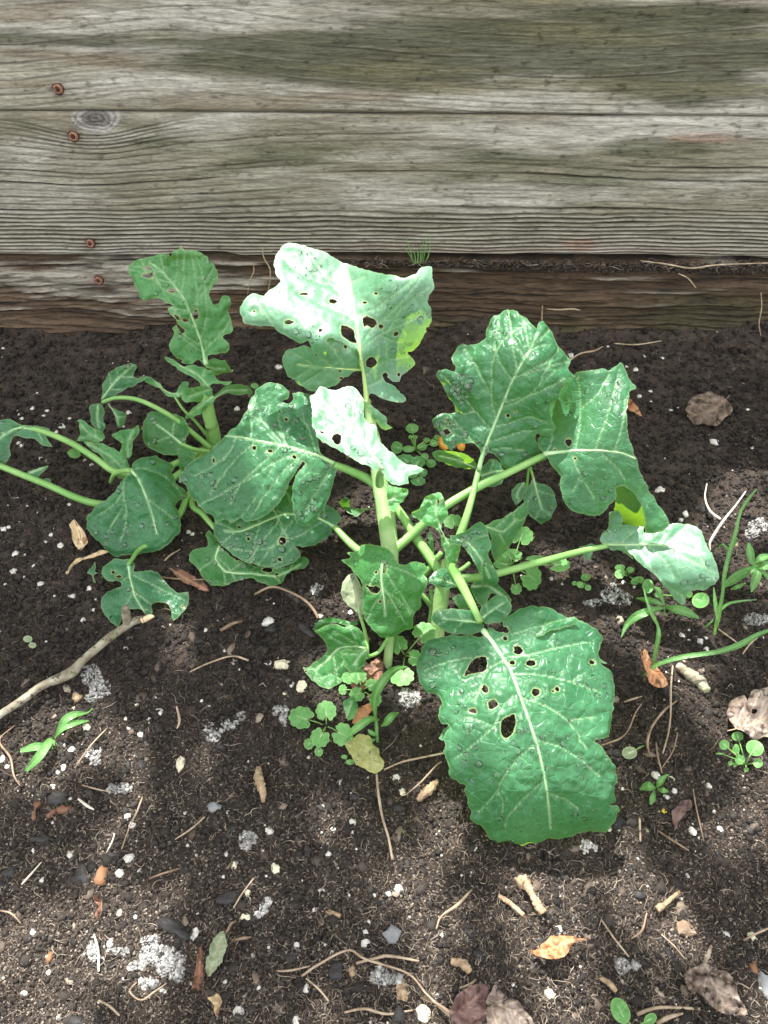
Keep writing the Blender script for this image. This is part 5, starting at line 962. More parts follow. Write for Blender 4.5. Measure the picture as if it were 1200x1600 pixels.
ground_leaf('dead_leaf', 'small reddish leaf sticking out behind the folded right kale leaf', DL, [(1020,520),(1030,490),(1060,520),(1092,572),(1060,562),(1030,545)], (640,460), 3, 'dead_orange', None, lift=.006)
ground_leaf('fallen_leaf', 'smooth yellow leaf with brown specks lying below the centre weeds', 'fallen leaf', [(555,985),(570,950),(600,925),(650,905),(700,910),(735,965),(775,1025),(803,1085),(792,1128),(745,1150),(680,1132),(625,1092),(585,1035)], (400,920), 4, 'yellow', [(660,910),(700,1020),(750,1140)], lift=.010, relief=.001, drops=5, ribmat='straw', rib=(1.0,.4))
ground_leaf('fallen_leaf', 'dark green leaf standing on edge behind the yellow leaf', 'fallen leaf', [(545,700),(600,675),(640,720),(615,800),(575,830),(550,780)], (400,920), 4, 'kale_dark', [(560,810),(585,750),(600,690)], lift=.012, relief=.001, rib=(1,.4))
ground_leaf('dead_leaf', 'dark red brown dead leaf lying at the foot of the centre stem', DL, [(660,520),(700,470),(770,420),(800,470),(790,560),(720,620),(640,640),(580,600)], (400,920), 4, 'dead_brown', [(600,600),(700,530),(780,440)], lift=.006)
ground_leaf('dead_leaf', 'dark brown withered leaf beside the dark green leaf under the weeds', DL, [(620,760),(700,720),(740,730),(700,790),(650,850),(600,840)], (400,920), 4, 'dead_orange', None, lift=.004)
ground_leaf('fallen_leaf', 'dark leaf lying flat behind the low kale leaf left of centre', 'fallen leaf', [(355,240),(400,195),(470,180),(560,195),(640,215),(600,235),(480,215),(420,240),(368,268)], (400,920), 4, 'kale_dark', None, lift=.004)
ground_leaf('dead_leaf', 'faint mauve scrap of leaf in the right foreground', DL, [(750,200),(790,160),(830,140),(850,180),(800,230),(760,300),(755,250)], (800,1200), 3, 'dead_mauve', None, lift=.003)

# ------------------------------------------------------------------ grains, flakes, stones
TOP = {}
def lump(name, px, py, rx, ry=None, material='perlite', rot=0.0, rough=.30, hz=.75, sub=2, lift=.35):
    """irregular stone resting on the soil"""
    P = on_ground(px, py); t = P[1] * .7071 + (CAM_H - P[2]) * .7071; ry = ry or rx * (.75 + .3 * rng.random())
    A, B_ = rx * t / F, ry * t / F * 1.25; Hh = min(A, B_) * hz
    import bmesh
    bm = bmesh.new(); bmesh.ops.create_icosphere(bm, subdivisions=sub, radius=1); ph = rng.random(6) * 20; dirs = rng.normal(size=(5, 3)); dirs /= np.linalg.norm(dirs, axis=1)[:, None]
    for v in bm.verts:
        c = np.array(v.co); f = 1 + rough * .5 * math.sin(3.1 * c[0] + ph[0]) * math.cos(2.7 * c[1] + ph[1]) + rough * .35 * math.sin(6 * c[2] + 5 * c[0] + ph[2]) + rough * .3 * (rng.random() - .5)
        for d in dirs: k = c @ d; f -= max(0, k - .78) * 1.1                         # facets
        x, y, z = c * f; x, y, z = x * A, y * B_, z * Hh; v.co = (x * math.cos(rot) - y * math.sin(rot), x * math.sin(rot) + y * math.cos(rot), z)
    me = bpy.data.meshes.new(name); bm.to_mesh(me); bm.free(); me.materials.append(M[material])
    if rough < .2:
        for p_ in me.polygons: p_.use_smooth = True
    o = bpy.data.objects.new(name, me); C.objects.link(o); o.location = (P[0], P[1], P[2] + Hh * lift * .45); return o
MARKS = [(100,1040,'the lichened twig'),(150,1065,'the grey ash clump under the twig'),(80,1160,'the curled narrow weed'),(145,1180,'the slanting pale straw at left'),(282,1194,'the upright cream pebble'),(334,1262,'the blue grey pebble'),
 (345,1140,'the grey flake patch'),(405,1222,'the upright splintered stick'),(160,1369,'the rusty orange pebble'),(270,1450,'the long black bark slab'),(245,1500,'the largest ash clump'),(338,1490,'the grey green oval leaf'),(310,1515,'the crinkled pinkish leaf'),
 (85,1270,'the reddish wood chips'),(90,1310,'the thin dark bark strip'),(15,1360,'the black chip at left edge'),(50,1375,'the white straw at far left'),(355,1403,'the flat oval bark slab'),(390,1310,'the white ash lump'),(215,1290,'the leaning pair of straws'),(145,1500,'the sunlit ash streak'),
 (340,1560,'the pale curled leaf scrap'),(600,1525,'the branching white flake'),(412,1418,'the segmented ash stick'),(605,1290,'the stalk below the yellow leaf'),(570,1175,'the yellow leaf'),(610,1460,'the diamond shaped brown chip'),(520,1430,'the small rectangular brown chip'),(670,1220,'the short brown splinter'),
 (550,1495,'the long arching twig'),(480,1560,'the grey slanting straw'),(735,1570,'the mauve dead leaf'),(800,1560,'the folded grey brown leaf'),(830,1395,'the pale woody stub'),(867,1480,'the curled orange leaf'),(720,1505,'the olive wood cylinder'),(705,1420,'the forked brown straw'),
 (955,1470,'the straight pale straw'),(973,1515,'the grey white lump'),(970,1580,'the bright bottom seedling'),(1120,1545,'the crumpled cream leaf'),(1045,1405,'the tan peg shaped stick'),(1070,1452,'the brown lump of earth'),(1025,1230,'the little four leaved weed'),(1065,1270,'the faint mauve leaf scrap'),
 (1050,1315,'the straight brown stick'),(820,1180,'the big front leaf'),(1155,1175,'the oval leaved seedling'),(985,1175,'the angular ivy leaf'),(1160,1120,'the large crumpled grey leaf'),(1085,1060,'the bark roll'),(1020,1045,'the orange leaf by the grass'),(1040,1140,'the straight light root'),
 (1060,950,'the drooping narrow weed'),(940,940,'the bright ash crumbs'),(1125,780,'the forked white root'),(1140,900,'the tall grass stem'),(1110,640,'the round curled leaf'),(990,630,'the reddish leaf tip'),(950,560,'the white thread by the wall'),(880,880,'the far right stalk'),
 (210,790,'the round left kale leaf'),(225,940,'the low left kale leaf'),(122,835,'the tan papery husk'),(135,875,'the long narrow tan leaf'),(75,755,'the lower long stalk'),(90,695,'the upper long stalk'),(160,680,'the young frilly leaves'),(290,540,'the upright frilly leaf'),(190,600,'the small arched leaf'),
 (300,910,'the reddish pointed dead leaf'),(390,900,'the dark low kale leaf'),(450,940,'the curved brown rootlet'),(530,1030,'the low centre kale leaf'),(440,1115,'the jagged ash flake'),(495,1140,'the bright scalloped weed'),(450,575,'the tall centre leaf'),(650,690,'the cluster of round seedlings'),(600,800,'the thick centre stem')]
used_l = {}
def grains(org, s, pts, material='perlite'):
    for q in pts:
        x, y, r = q[:3]; px, py = org[0] + x / s, org[1] + y / s; o = lump('perlite_grain', px, py, r / s * .95, material=material, rot=rng.random() * 3)
        col_ = 'cream' if material == 'cream' else 'white'; rr = r / s; size = 'tiny' if rr < 3.2 else ('small' if rr < 5.4 else 'large'); lab = None
        for mx_, my_, nm_ in sorted(MARKS, key=lambda m_: math.hypot(m_[0] - px, m_[1] - py))[:2]:
            dx, dy = px - mx_, py - my_; D_ = math.hypot(dx, dy); v_ = 'above' if dy < 0 else 'below'; h_ = 'left of' if dx < 0 else 'right of'
            rel = v_ if abs(dy) > 2.2 * abs(dx) else (h_ if abs(dx) > 2.2 * abs(dy) else v_ + ' and ' + h_)
            how = 'close ' if D_ < 32 else ('a little ' if D_ < 75 else 'well ')
            lab = '%s %s perlite grain %s%s %s' % (size, col_, how, rel, nm_)
            if len(lab.split()) > 16: lab = lab.replace(' perlite grain', ' grain')
            if len(lab.split()) > 16: lab = lab.replace(' and ', ' ').replace('a little ', '')
            if lab not in used_l: break
        used_l[lab] = 1; tag(o, lab, 'perlite grain', 'perlite grains scattered on the soil')
grains((0,900), 3, [(187,43,20),(345,97,16),(440,160,10),(390,208,14),(333,373,12),(745,640,20),(700,670,12),(945,585,10),(980,620,15),(660,745,15),(335,815,20),(330,850,16),(298,900,16),(272,922,11),(250,988,15),(1055,350,8),(1080,362,8),(965,255,12),(795,230,8),(765,240,7),(10,860,18),(35,893,12),(605,710,12),(590,345,14),(590,670,10),(300,795,12),(450,110,8),(222,92,7),(255,93,7),(420,62,16),(25,42,10)])
grains((0,900), 3, [(640,605,10),(405,712,20),(345,620,9),(320,625,8)], 'cream')
grains((0,1200), 3, [(163,385,16),(335,408,20),(198,527,15),(563,497,25),(605,420,24),(600,225,18),(620,270,18),(1060,405,12),(760,665,13),(912,780,24),(155,770,18),(230,960,14),(485,885,16),(680,1025,22),(765,1055,20),(1118,1145,28),(275,1168,12),(610,935,18),(868,212,9),(520,820,20),(395,875,9),(480,950,8),(580,988,10),(540,858,9),(635,700,12),(655,485,14),(1185,880,12),(1070,210,10),(245,255,11),(330,145,10),(25,565,7),(43,567,6),(110,1060,16),(895,1010,9),(1055,1000,12)])
grains((0,1200), 3, [(1098,458,18),(1158,590,17),(1155,705,25),(560,680,17),(230,890,16)], 'cream')
grains((400,1200), 3, [(313,184,13),(360,80,15),(393,70,13),(655,48,18),(453,255,20),(362,287,12),(340,405,18),(300,572,11),(320,573,8),(667,566,23),(622,590,13),(555,597,9),(65,300,18),(50,290,10),(512,825,24),(190,835,16),(353,866,10),(333,870,9),(235,1035,20),(12,1028,12),(1025,378,20),(870,355,8),(847,310,8),(190,1190,20),(870,785,12),(640,157,7),(525,45,6),(188,30,7),(1175,563,9),(1008,490,6),(515,768,14),(60,840,8),(848,1070,12),(275,668,12),(737,500,10),(327,832,9)])
grains((400,1200), 3, [(92,472,25),(688,117,16),(440,300,18),(788,1155,40)], 'cream')
grains((800,1200), 3, [(672,33,22),(725,137,14),(760,108,14),(920,87,18),(845,300,22),(880,330,10),(215,762,22),(1003,780,18),(1120,890,16),(685,1130,18),(975,290,18),(220,598,10),(505,483,8),(590,425,7),(966,250,10),(948,205,10),(823,505,12),(825,520,8),(370,372,14),(345,350,10),(1090,100,10),(515,998,8),(1152,573,9),(455,290,12),(792,615,10),(518,98,8),(5,1015,9)])
grains((800,1200), 3, [(745,55,18),(180,1058,24),(1128,795,30),(630,293,12),(370,560,15)], 'cream')
grains((0,600), 3, [(155,115,12),(222,125,12),(250,117,10),(103,165,12),(90,145,8),(86,128,7),(205,150,9),(255,185,12),(290,200,18),(265,225,10),(88,278,12),(103,290,11),(193,353,13),(603,137,13),(655,155,6),(397,360,10),(430,380,9),(80,540,12),(210,540,9),(285,760,18),(65,877,20),(160,853,10),(73,797,16),(18,680,15),(42,672,10),(240,708,12),(215,742,9),(110,905,9),(1112,118,15),(885,695,14),(905,705,12),(327,162,8),(325,565,9),(175,43,6),(580,200,6),(118,800,6),(95,562,7),(128,572,6),(30,775,7),(178,603,6),(250,678,7)])
grains((820,740), 3.158, [(655,88,16),(680,83,14),(790,200,18),(768,232,16),(437,553,18),(487,540,15),(868,830,20),(892,812,11),(810,772,9),(775,800,14),(895,868,16),(810,825,9),(405,590,14),(380,600,12),(455,615,14),(440,640,12),(350,625,10),(1120,290,10),(423,805,8),(540,560,10),(130,520,12),(185,545,8),(1170,810,10),(690,1120,8)])
grains((640,460), 3, [(755,290,18),(1060,355,13),(1078,480,13),(1128,455,10),(1130,505,8),(1172,918,20),(1015,340,9),(1100,290,8),(838,245,7),(930,245,7)])
grains((400,920), 4, [(70,205,38),(75,465,24),(480,1225,18),(522,1215,18),(400,175,17),(875,1185,26),(250,1160,10),(80,1090,9),(222,605,16),(330,1055,10),(375,1125,10),(143,435,9),(290,267,8),(915,1265,20),(590,150,20),(230,590,10)])
grains((400,920), 4, [(285,615,40),(165,480,48),(180,655,12),(960,1145,12)], 'cream')
grains((0,0), 1, [(1115,692,8),(1060,640,4),(1048,641,3),(1075,650,3),(1175,700,3),(1030,765,4),(1168,640,3),(5,545,3),(530,575,5),(505,690,4),(540,690,3),(740,1255,3),(1035,560,3)])
def one(name, label, cat, px, py, rx, ry, material, **k): return tag(lump(name, px, py, rx, ry, material, **k), label, cat)
one('cream_pebble', 'upright cream pebble standing alone in the left foreground', 'pebble', 282, 1194, 8, 12, 'cream')
one('grey_pebble', 'smooth blue grey pebble left of centre in the foreground', 'pebble', 334, 1262, 11, 7.5, 'pebble')
one('rust_pebble', 'rusty orange round pebble beside the white grain at bottom left', 'pebble', 160, 1369, 14, 13, 'rust_pebble', rough=.12)
one('brown_pebble', 'small oval brown pebble near the bottom left corner', 'pebble', 77, 1497, 6, 8, 'rust_pebble', rough=.15)
one('tan_pebble', 'tan pebble under the lichened twig at left', 'pebble', 121, 1090, 9, 8.5, 'splinter', rough=.15)
one('brown_pebble', 'dull olive brown pebble above the white branching flake at bottom centre', 'pebble', 551, 1519, 6.5, 8, 'splinter', rough=.15)
one('brown_stone', 'angular brown stone touching the white flake at bottom centre', 'stone', 628, 1547, 11, 14, 'splinter')
one('brown_pebble', 'brown oval pebble between the crumpled leaf and the right edge', 'pebble', 1177, 1512, 7, 9, 'rust_pebble', rough=.15)
one('dark_stone', 'dark blue stone at the right edge of the bottom foreground', 'stone', 1196, 1540, 10, 18, 'pebble')
one('brown_lump', 'soft brown lump of earth in the right foreground', 'clod', 1070, 1452, 16, 11, 'root', rough=.4)
one('yellow_bead', 'tiny yellow bead on the soil below the little pale weed', 'bead', 1038, 1269, 4.5, 5, 'yellowbead', rough=.05)
one('orange_fruit', 'orange fallen fruit half hidden behind the lobe of the upright leaf', 'fruit', 695, 694, 12, 13, 'orange', rough=.04, hz=1.0, sub=3, lift=.6)
one('orange_fruit', 'smaller orange fallen fruit showing through the gap under the upright leaf', 'fruit', 719, 699, 8, 8, 'orange', rough=.04, hz=1.0, sub=3, lift=.6)
one('white_pebble', 'white egg shaped grain below the tall sunlit leaf near the wall', 'pebble', 436, 574, 7, 4, 'perlite', rough=.1)
def flake(label, spots, org, s, material='ash'):
    """crumbly white or grey clump made of many touching crumbs"""
    P = []; R = []
    px0, py0 = org[0] + spots[0][0] / s, org[1] + spots[0][1] / s
    for x, y, rx, ry in spots:
        for _ in range(int(10 + rx * ry / 9)):
            a = rng.random() * 6.28; q = math.sqrt(rng.random()); px, py = org[0] + (x + rx * q * math.cos(a)) / s, org[1] + (y + ry * q * math.sin(a)) / s
            g = on_ground(px, py); P.append(g + [0, 0, .0004 + .0026 * (1 - q * q) * rng.random()]); R.append(.0006 + .0021 * rng.random() ** 2.2)
    P = np.array(P); R = np.array(R); o = blobs('ash_clump', P, R, np.clip(rng.random(len(P)) * .7 + (.3 if material == 'perlite' else 0), 0, 1), M['ash'], (.14, 1)); del o['kind']; recentre(o); return tag(o, label, 'ash clump')
flake('crumbled grey ash clump just under the lichened twig', [(430,470,46,55),(470,530,50,45),(430,575,30,20)], (0,900), 3)
flake('largest bright white ash clump near the bottom left corner', [(710,815,48,28),(740,880,90,50),(800,920,70,70),(840,970,26,40),(640,930,40,22),(560,860,60,16),(700,1010,50,20)], (0,1200), 3)
flake('white sunlit streak of ash left of the largest ash clump', [(435,870,22,46),(430,850,20,26)], (0,1200), 3, 'perlite')
flake('patch of grey flakes in the middle of the left foreground', [(1000,735,42,45),(1080,700,40,28),(1130,660,22,26)], (0,900), 3)
flake('white flaky clump beside the pale straw in the left foreground', [(440,835,36,32),(450,870,24,24),(560,1000,60,26)], (0,900), 3)
flake('white jagged ash flake at the left of the bright round weeds', [(150,770,48,34),(180,820,32,34)], (400,920), 4)
flake('grey furry ash clump in the hollow under the kale stems', [(960,690,70,55),(930,660,40,40)], (400,920), 4)
flake('bright ash crumbs on the sunlit soil under the right stalk', [(350,640,60,18),(430,600,60,40),(480,620,50,30)], (820,740), 3.158)
flake('branching white flake near the bottom centre', [(580,985,50,34),(640,990,44,26),(590,955,20,22)], (400,1200), 3)
flake('white ash lump at the left of the middle foreground', [(1165,330,42,36),(1150,360,26,24)], (0,1200), 3)
flake('segmented white ash stick left of the bottom centre', [(60,630,16,20),(38,665,20,22),(14,692,20,16)], (400,1200), 3, 'perlite')
flake('grey white lump beside the dead sprout at bottom right', [(515,935,34,38),(575,930,18,24)], (800,1200), 3)
flake('grey white flake beside the small dark stone in the soil at centre', [(705,1080,30,22),(695,1100,20,18)], (260,560), 3)
flake('white crumbs on the soil at the right of the big front leaf tip', [(345,365,28,26),(385,380,16,16)], (800,1200), 3, 'perlite')
flake('pale grey scraps right of the orange leaf at centre right', [(440,1150,10,10),(1140,720,70,30)][1:], (820,740), 3.158)
flake('bright dry debris on the sunlit soil at the right edge', [(1150,260,50,40),(1120,300,40,24)], (820,740), 3.158)

# ------------------------------------------------------------------ bark slabs, sticks, straws, rootlets
def slab(name, label, cat, poly, org, s, material, thick=.0018, lift=.0006):
    poly = [q for k_ in range(len(poly)) for q in (poly[k_], ((poly[k_][0] + poly[(k_ + 1) % len(poly)][0]) / 2 + rng.normal() * 6, (poly[k_][1] + poly[(k_ + 1) % len(poly)][1]) / 2 + rng.normal() * 6))]
    a = [(org[0] + x / s, org[1] + y / s) for x, y in poly]; c = np.mean(a, 0); z0 = float(on_ground(*c)[2]) + lift; n = len(a)
    top = np.array([at_z(x, y, z0 + thick * (.75 + .5 * rng.random())) for x, y in a]); bot = top.copy(); bot[:, 2] = z0 - .004; m_ = top.mean(0); m_[2] += thick * .3
    ins = m_ + (top - m_) * .55 + np.array([0, 0, thick * .12]) * (rng.random((n, 1)) * 2)
    V = np.vstack([bot, top, ins, m_]); i = np.arange(n); j = (i + 1) % n
    Q = np.vstack([np.stack([i, j, j + n, i + n], -1), np.stack([i + n, j + n, j + 2 * n, i + 2 * n], -1)]); T = np.stack([i + 2 * n, j + 2 * n, np.full(n, 3 * n)], -1)
    o = link(name, mesh_np(name, V, [Q, T], M[material], smooth=False)); recentre(o); return tag(o, label, cat)
slab('bark_slab', 'long black bark slab beside the largest ash clump', 'bark chip', [(740,715),(760,695),(820,712),(870,745),(890,775),(885,805),(850,800),(790,770),(750,745)], (0,1200), 3, 'char')
slab('bark_slab', 'flat oval dark bark slab near the cream grains left of centre', 'bark chip', [(1012,615),(1040,590),(1090,572),(1122,590),(1110,620),(1060,640),(1025,640)], (0,1200), 3, 'char')
slab('bark_slab', 'dark split bark chip above the rusty pebble', 'bark chip', [(370,430),(400,440),(420,500),(408,550),(360,545),(320,520),(350,490)], (0,1200), 3, 'char')
slab('bark_slab', 'black pointed bark chip at the left edge of the foreground', 'bark chip', [(0,490),(40,455),(78,460),(60,500),(20,520)], (0,1200), 3, 'char')
slab('bark_slab', 'thin dark bark strip left of the white stalked flake', 'bark chip', [(130,320),(200,305),(250,320),(255,340),(200,350),(140,340)], (0,1200), 3, 'char')
slab('bark_slab', 'black bark chip above the reddish wood chips at left', 'bark chip', [(205,140),(260,110),(320,115),(318,150),(270,170),(215,168)], (0,1200), 3, 'char')
slab('bark_slab', 'narrow black chip between rusty pebble and white lump', 'bark chip', [(465,410),(510,395),(570,400),(575,415),(520,425),(475,425)], (0,1200), 3, 'char')
slab('bark_slab', 'grey brown diamond shaped chip in the centre foreground', 'bark chip', [(590,775),(635,732),(682,762),(665,805),(620,815)], (400,1200), 3, 'pebble')
slab('bark_slab', 'two lobed black chip left of the branching white flake', 'bark chip', [(335,960),(365,905),(410,905),(405,945),(395,990),(350,990)], (400,1200), 3, 'char')
slab('bark_slab', 'long black chip pointing at the rootlet left of the centre weeds', 'bark chip', [(262,215),(290,205),(350,255),(370,295),(345,305),(295,265)], (400,920), 4, 'char')
slab('bark_slab', 'dark smooth chip above the white grain left of the centre weeds', 'bark chip', [(45,255),(80,235),(125,222),(135,240),(95,262),(55,270)], (400,920), 4, 'char')
slab('wood_chip', 'reddish flat wood chip at the left of the foreground', 'wood chip', [(220,1215),(225,1205),(262,1188),(268,1205),(235,1232)], (0,0), 1, 'rust_pebble') if False else slab('wood_chip', 'reddish flat wood chip at the left of the foreground', 'wood chip', [(218,215),(240,195),(268,190),(262,210),(230,232)], (0,1200), 3, 'dead_brown')
slab('wood_chip', 'second reddish wood chip right beside the flat one at left', 'wood chip', [(262,188),(300,172),(340,175),(335,190),(280,205)], (0,1200), 3, 'dead_brown')
slab('wood_chip', 'red brown upright scrap of wood at the far left foreground', 'wood chip', [(148,180),(185,155),(190,170),(165,205),(155,245),(148,225)], (0,1200), 3, 'dead_brown')
slab('wood_chip', 'small brown rectangular chip in the centre foreground', 'wood chip', [(322,665),(345,662),(400,685),(395,698),(350,688)], (400,1200), 3, 'splinter')
def stick(name, label, cat, pts, org=(0, 0), s=1.0, material='straw', group=None, k=7, rough=.15, n=None, flat=1.0):
    """pts: (x, y, height above soil, radius px)"""
    P = []; R = []
    for x, y, h_, r in pts:
        px, py = org[0] + x / s, org[1] + y / s; g = on_ground(px, py, 0); z = g[2] + h_; t = float(t_z(px, py, z)); P.append(p_t(px, py, t)); R.append(r / s * t / F * (.72 if material in ('straw', 'root', 'white_root') else 1) * rng.uniform(.8, 1.1))
    P = np.array(P); P[1:-1] += rng.normal(size=(max(0, len(P) - 2), 3)) * [.0007, .0007, .0002]; c = P.mean(0); o = tube(name, P, R, M[material], None, n=n, k=k, rough=rough, flat=flat); recentre(o)
    if label: tag(o, label, cat, group)
    return o
tw = stick('twig', 'thick lichened twig lying on the soil at the left edge', 'twig', [(-60,720,.010,20),(0,650,.010,20),(100,585,.010,20),(200,515,.010,21),(320,455,.011,24),(400,385,.012,20),(500,300,.012,20),(580,240,.013,21),(640,215,.014,19),(680,202,.015,14)], (0,900), 3, 'twig', k=14, rough=.16, n=60)
for nm, pts, mt in (('snag', [(600,235,.012,18),(592,190,.022,19),(590,145,.034,15)], 'twig'), ('broken_end', [(665,208,.0145,15),(700,195,.016,12),(722,190,.017,5)], 'broken')):
    o = stick(nm, None, None, pts, (0,900), 3, mt, k=10, rough=.3); loc = o.location.copy(); o.parent = tw; o.location = loc - tw.location
stick('bark_roll', 'rolled grey bark curl right of the orange leaf', 'bark', [(640,320,.004,24),(700,370,.006,36),(760,420,.006,40),(820,480,.004,28)], (900,960), 4, 'twig', k=12, rough=.4)
stick('dead_sprout', 'broken pale woody stub in the right foreground', 'twig', [(30,545,.008,30),(60,530,.008,34),(90,590,.008,20),(115,640,.006,22),(145,680,.004,20)], (800,1200), 3, 'splinter', k=10, rough=.5)
stick('wood_splinter', 'upright splintered stick left of the centre foreground', 'splinter', [(1213,0,.004,14),(1216,60,.006,22),(1222,110,.006,20),(1235,160,.002,8)], (0,1200), 3, 'splinter', k=8, rough=.6)
stick('wood_splinter', 'short brown splinter under the big leaf tip', 'splinter', [(760,150,.003,14),(810,95,.006,20),(850,60,.004,12)], (400,1200), 3, 'splinter', k=8, rough=.6)
stick('wood_splinter', 'tan peg shaped stick lying in the right foreground', 'splinter', [(680,665,.004,16),(730,625,.006,11),(785,580,.005,10)], (800,1200), 3, 'splinter', k=8, rough=.3)
stick('wood_splinter', 'olive brown cylinder of wood right of the bottom centre', 'splinter', [(915,905,.003,16),(955,930,.004,20),(1000,955,.003,16)], (400,1200), 3, 'splinter', k=8, rough=.4)
stick('wood_splinter', 'forked brown bit of bark near the grey white lump at bottom right', 'splinter', [(415,985,.004,10),(450,1010,.006,16),(485,1045,.003,12)], (800,1200), 3, 'splinter', k=8, rough=.4)
stick('wood_splinter', 'broken brown stick entering the right foreground beside the stub', 'splinter', [(-60,600,.003,10),(0,640,.006,13),(55,690,.004,11)], (800,1200), 3, 'splinter', k=8, rough=.3)
ST = lambda lab, pts, org, s, m_='straw': stick('straw' if m_ == 'straw' else 'rootlet', lab, 'straw' if m_ == 'straw' else 'root', pts, org, s, m_, k=6)
ST('pale straw slanting down to the white flaky clump at left', [(360,885,.003,5),(430,800,.006,6),(500,715,.003,4)], (0,900), 3)
ST('straw crossing the sunlit patch in the left foreground', [(385,80,.003,4),(450,98,.005,5),(520,112,.002,3)], (0,1200), 3)
ST('short bright white straw left of the sunlit patch', [(368,1045,.003,8),(400,1070,.004,9),(440,1095,.002,5)], (0,900), 3, 'white_root')
ST('pair of straws leaning down beside the dark ball of earth', [(668,1035,.004,5),(640,1110,.006,6),(610,1180,.005,5),(570,1280,.002,4)], (0,900), 3)
ST('straw in the left foreground right of the blue grey pebble', [(820,335,.002,5),(890,285,.005,7),(960,228,.003,5)], (0,1200), 3)
ST('brown straw right of the rusty pebble', [(700,518,.002,8),(770,490,.005,9),(845,470,.003,4)], (0,1200), 3, 'root')
ST('white straw at far left above the leaf scrap', [(102,545,.002,7),(140,505,.004,9),(195,440,.002,4)], (0,1200), 3, 'white_root')
ST('thin upright straw below the thin bark strip', [(500,395,.002,5),(518,355,.004,6),(538,308,.002,4)], (0,1200), 3, 'white_root')
ST('brown stalk hanging below the yellow leaf', [(565,25,.006,8),(572,130,.008,9),(595,240,.006,9),(615,320,.006,9),(640,430,.002,8)], (400,1200), 3, 'straw')
ST('straight straw rising to the left edge of the big front leaf', [(700,128,.003,5),(770,65,.008,6),(840,0,.012,6),(870,-30,.012,5)], (400,1200), 3)
ST('long brown straw running across to the big front leaf', [(800,1130,.004,9),(900,1085,.008,10),(1000,1060,.010,10),(1180,1025,.012,8)], (400,920), 4, 'straw')
ST('longest thin twig arching across the bottom centre', [(215,975,.002,7),(290,915,.006,8),(440,868,.010,8),(520,890,.012,8),(700,970,.012,8),(800,1060,.008,8),(890,1140,.004,9),(960,1200,.002,9)], (400,1200), 3, 'straw')
ST('broad flat straw under the arching twig', [(470,915,.002,9),(560,888,.005,11),(640,880,.006,12),(765,905,.003,6)], (400,1200), 3)
ST('straw along the bottom edge left of the big round grain', [(415,1145,.002,8),(500,1138,.004,11),(620,1140,.005,10),(735,1135,.002,5)], (400,1200), 3)
ST('short straw left of the bottom centre', [(95,952,.002,6),(170,942,.005,8),(255,928,.002,4)], (400,1200), 3)
ST('grey straw slanting at the bottom left of centre', [(235,985,.002,5),(290,1040,.005,8),(340,1092,.002,7)], (400,1200), 3)
ST('forked brown straw in the middle right foreground', [(845,755,.002,6),(880,690,.006,8),(940,630,.008,10),(1010,570,.003,6)], (400,1200), 3)
ST('red brown dead stalk pointing at the mauve leaf', [(775,1075,.003,7),(830,1105,.006,9),(915,1150,.008,12)], (400,1200), 3, 'root')
ST('straight pale straw in the right foreground', [(418,710,.002,6),(480,795,.005,7),(548,885,.002,5)], (800,1200), 3)
ST('thin straw right of the pale straight straw', [(700,780,.002,5),(760,845,.005,6),(810,895,.002,4)], (800,1200), 3)
ST('brown straight stick right of the big leaf tip', [(685,295,.002,6),(750,340,.006,9),(830,388,.002,5)], (800,1200), 3, 'root')
ST('fine dark stalk hanging in the upper right foreground', [(848,95,.003,4),(870,200,.006,5),(900,345,.002,4)], (800,1200), 3, 'root')
ST('short upright straw right of the front leaf', [(598,235,.002,8),(600,290,.004,9),(602,345,.002,7)], (800,1200), 3)
ST('straw lying beside the cylinder of wood', [(955,1030,.002,7),(990,1012,.004,9),(1030,992,.002,6)], (400,1200), 3)
ST('brown straw near the lower right leaf', [(560,800,.002,6),(620,760,.005,8),(632,680,.003,6)], (800,1200), 3, 'root')
ST('pale stalk pointing in from the right edge at bottom', [(1088,808,.003,6),(1140,775,.006,7),(1240,735,.004,6)], (800,1200), 3)
ST('dull straw lying along the bottom edge right of the seedling', [(585,1155,.002,12),(700,1135,.004,13),(880,1128,.002,8)], (800,1200), 3)
ST('long thin twig at bottom right under the crumpled leaf', [(680,1195,.002,12),(740,1165,.005,13),(800,1150,.002,8)], (800,1200), 3)
ST('forked white root sticking up near the tall grass at right', [(1090,88,.012,5),(1040,150,.016,7),(985,220,.016,9),(950,290,.012,9),(915,340,.006,8),(915,380,.002,6)], (820,740), 3.158, 'white_root')
ST('short branch of white root left of the forked one', [(898,50,.008,5),(888,120,.012,6),(910,180,.014,7),(965,225,.015,8)], (820,740), 3.158, 'white_root')
ST('white thread running right from the foot of the wall', [(740,318,.003,5),(800,280,.006,6),(860,262,.006,6),(905,245,.002,4)], (640,460), 3, 'straw')
ST('pale rootlet along the foot of the wall at right', [(960,230,.002,4),(1060,235,.005,5),(1180,218,.003,4)], (640,460), 3, 'straw')
ST('curved brown rootlet under the low leaf left of centre', [(-10,75,.004,12),(100,25,.008,12),(200,55,.010,13),(300,105,.010,14),(360,165,.006,14),(390,225,.003,12)], (400,910), 4, 'root')
ST('thin brown twig beside the reddish dead leaf at left', [(755,905,.003,6),(830,912,.005,7),(960,918,.003,5)], (0,600), 3, 'root')
ST('straight light root hanging in the soil right of the front leaf', [(605,320,.004,7),(592,450,.008,9),(582,620,.008,9),(572,760,.006,9),(542,870,.002,7)], (900,960), 4, 'straw')
ST('curved grey rootlet left of the straight light root', [(630,540,.003,6),(540,610,.008,10),(470,700,.010,12),(455,800,.006,12),(462,885,.002,8)], (900,960), 4, 'root')
ST('wiry rootlet looping towards the front leaf', [(160,820,.002,7),(260,780,.006,9),(330,720,.006,8),(380,620,.006,7),(410,560,.003,5)], (900,960), 4, 'root')
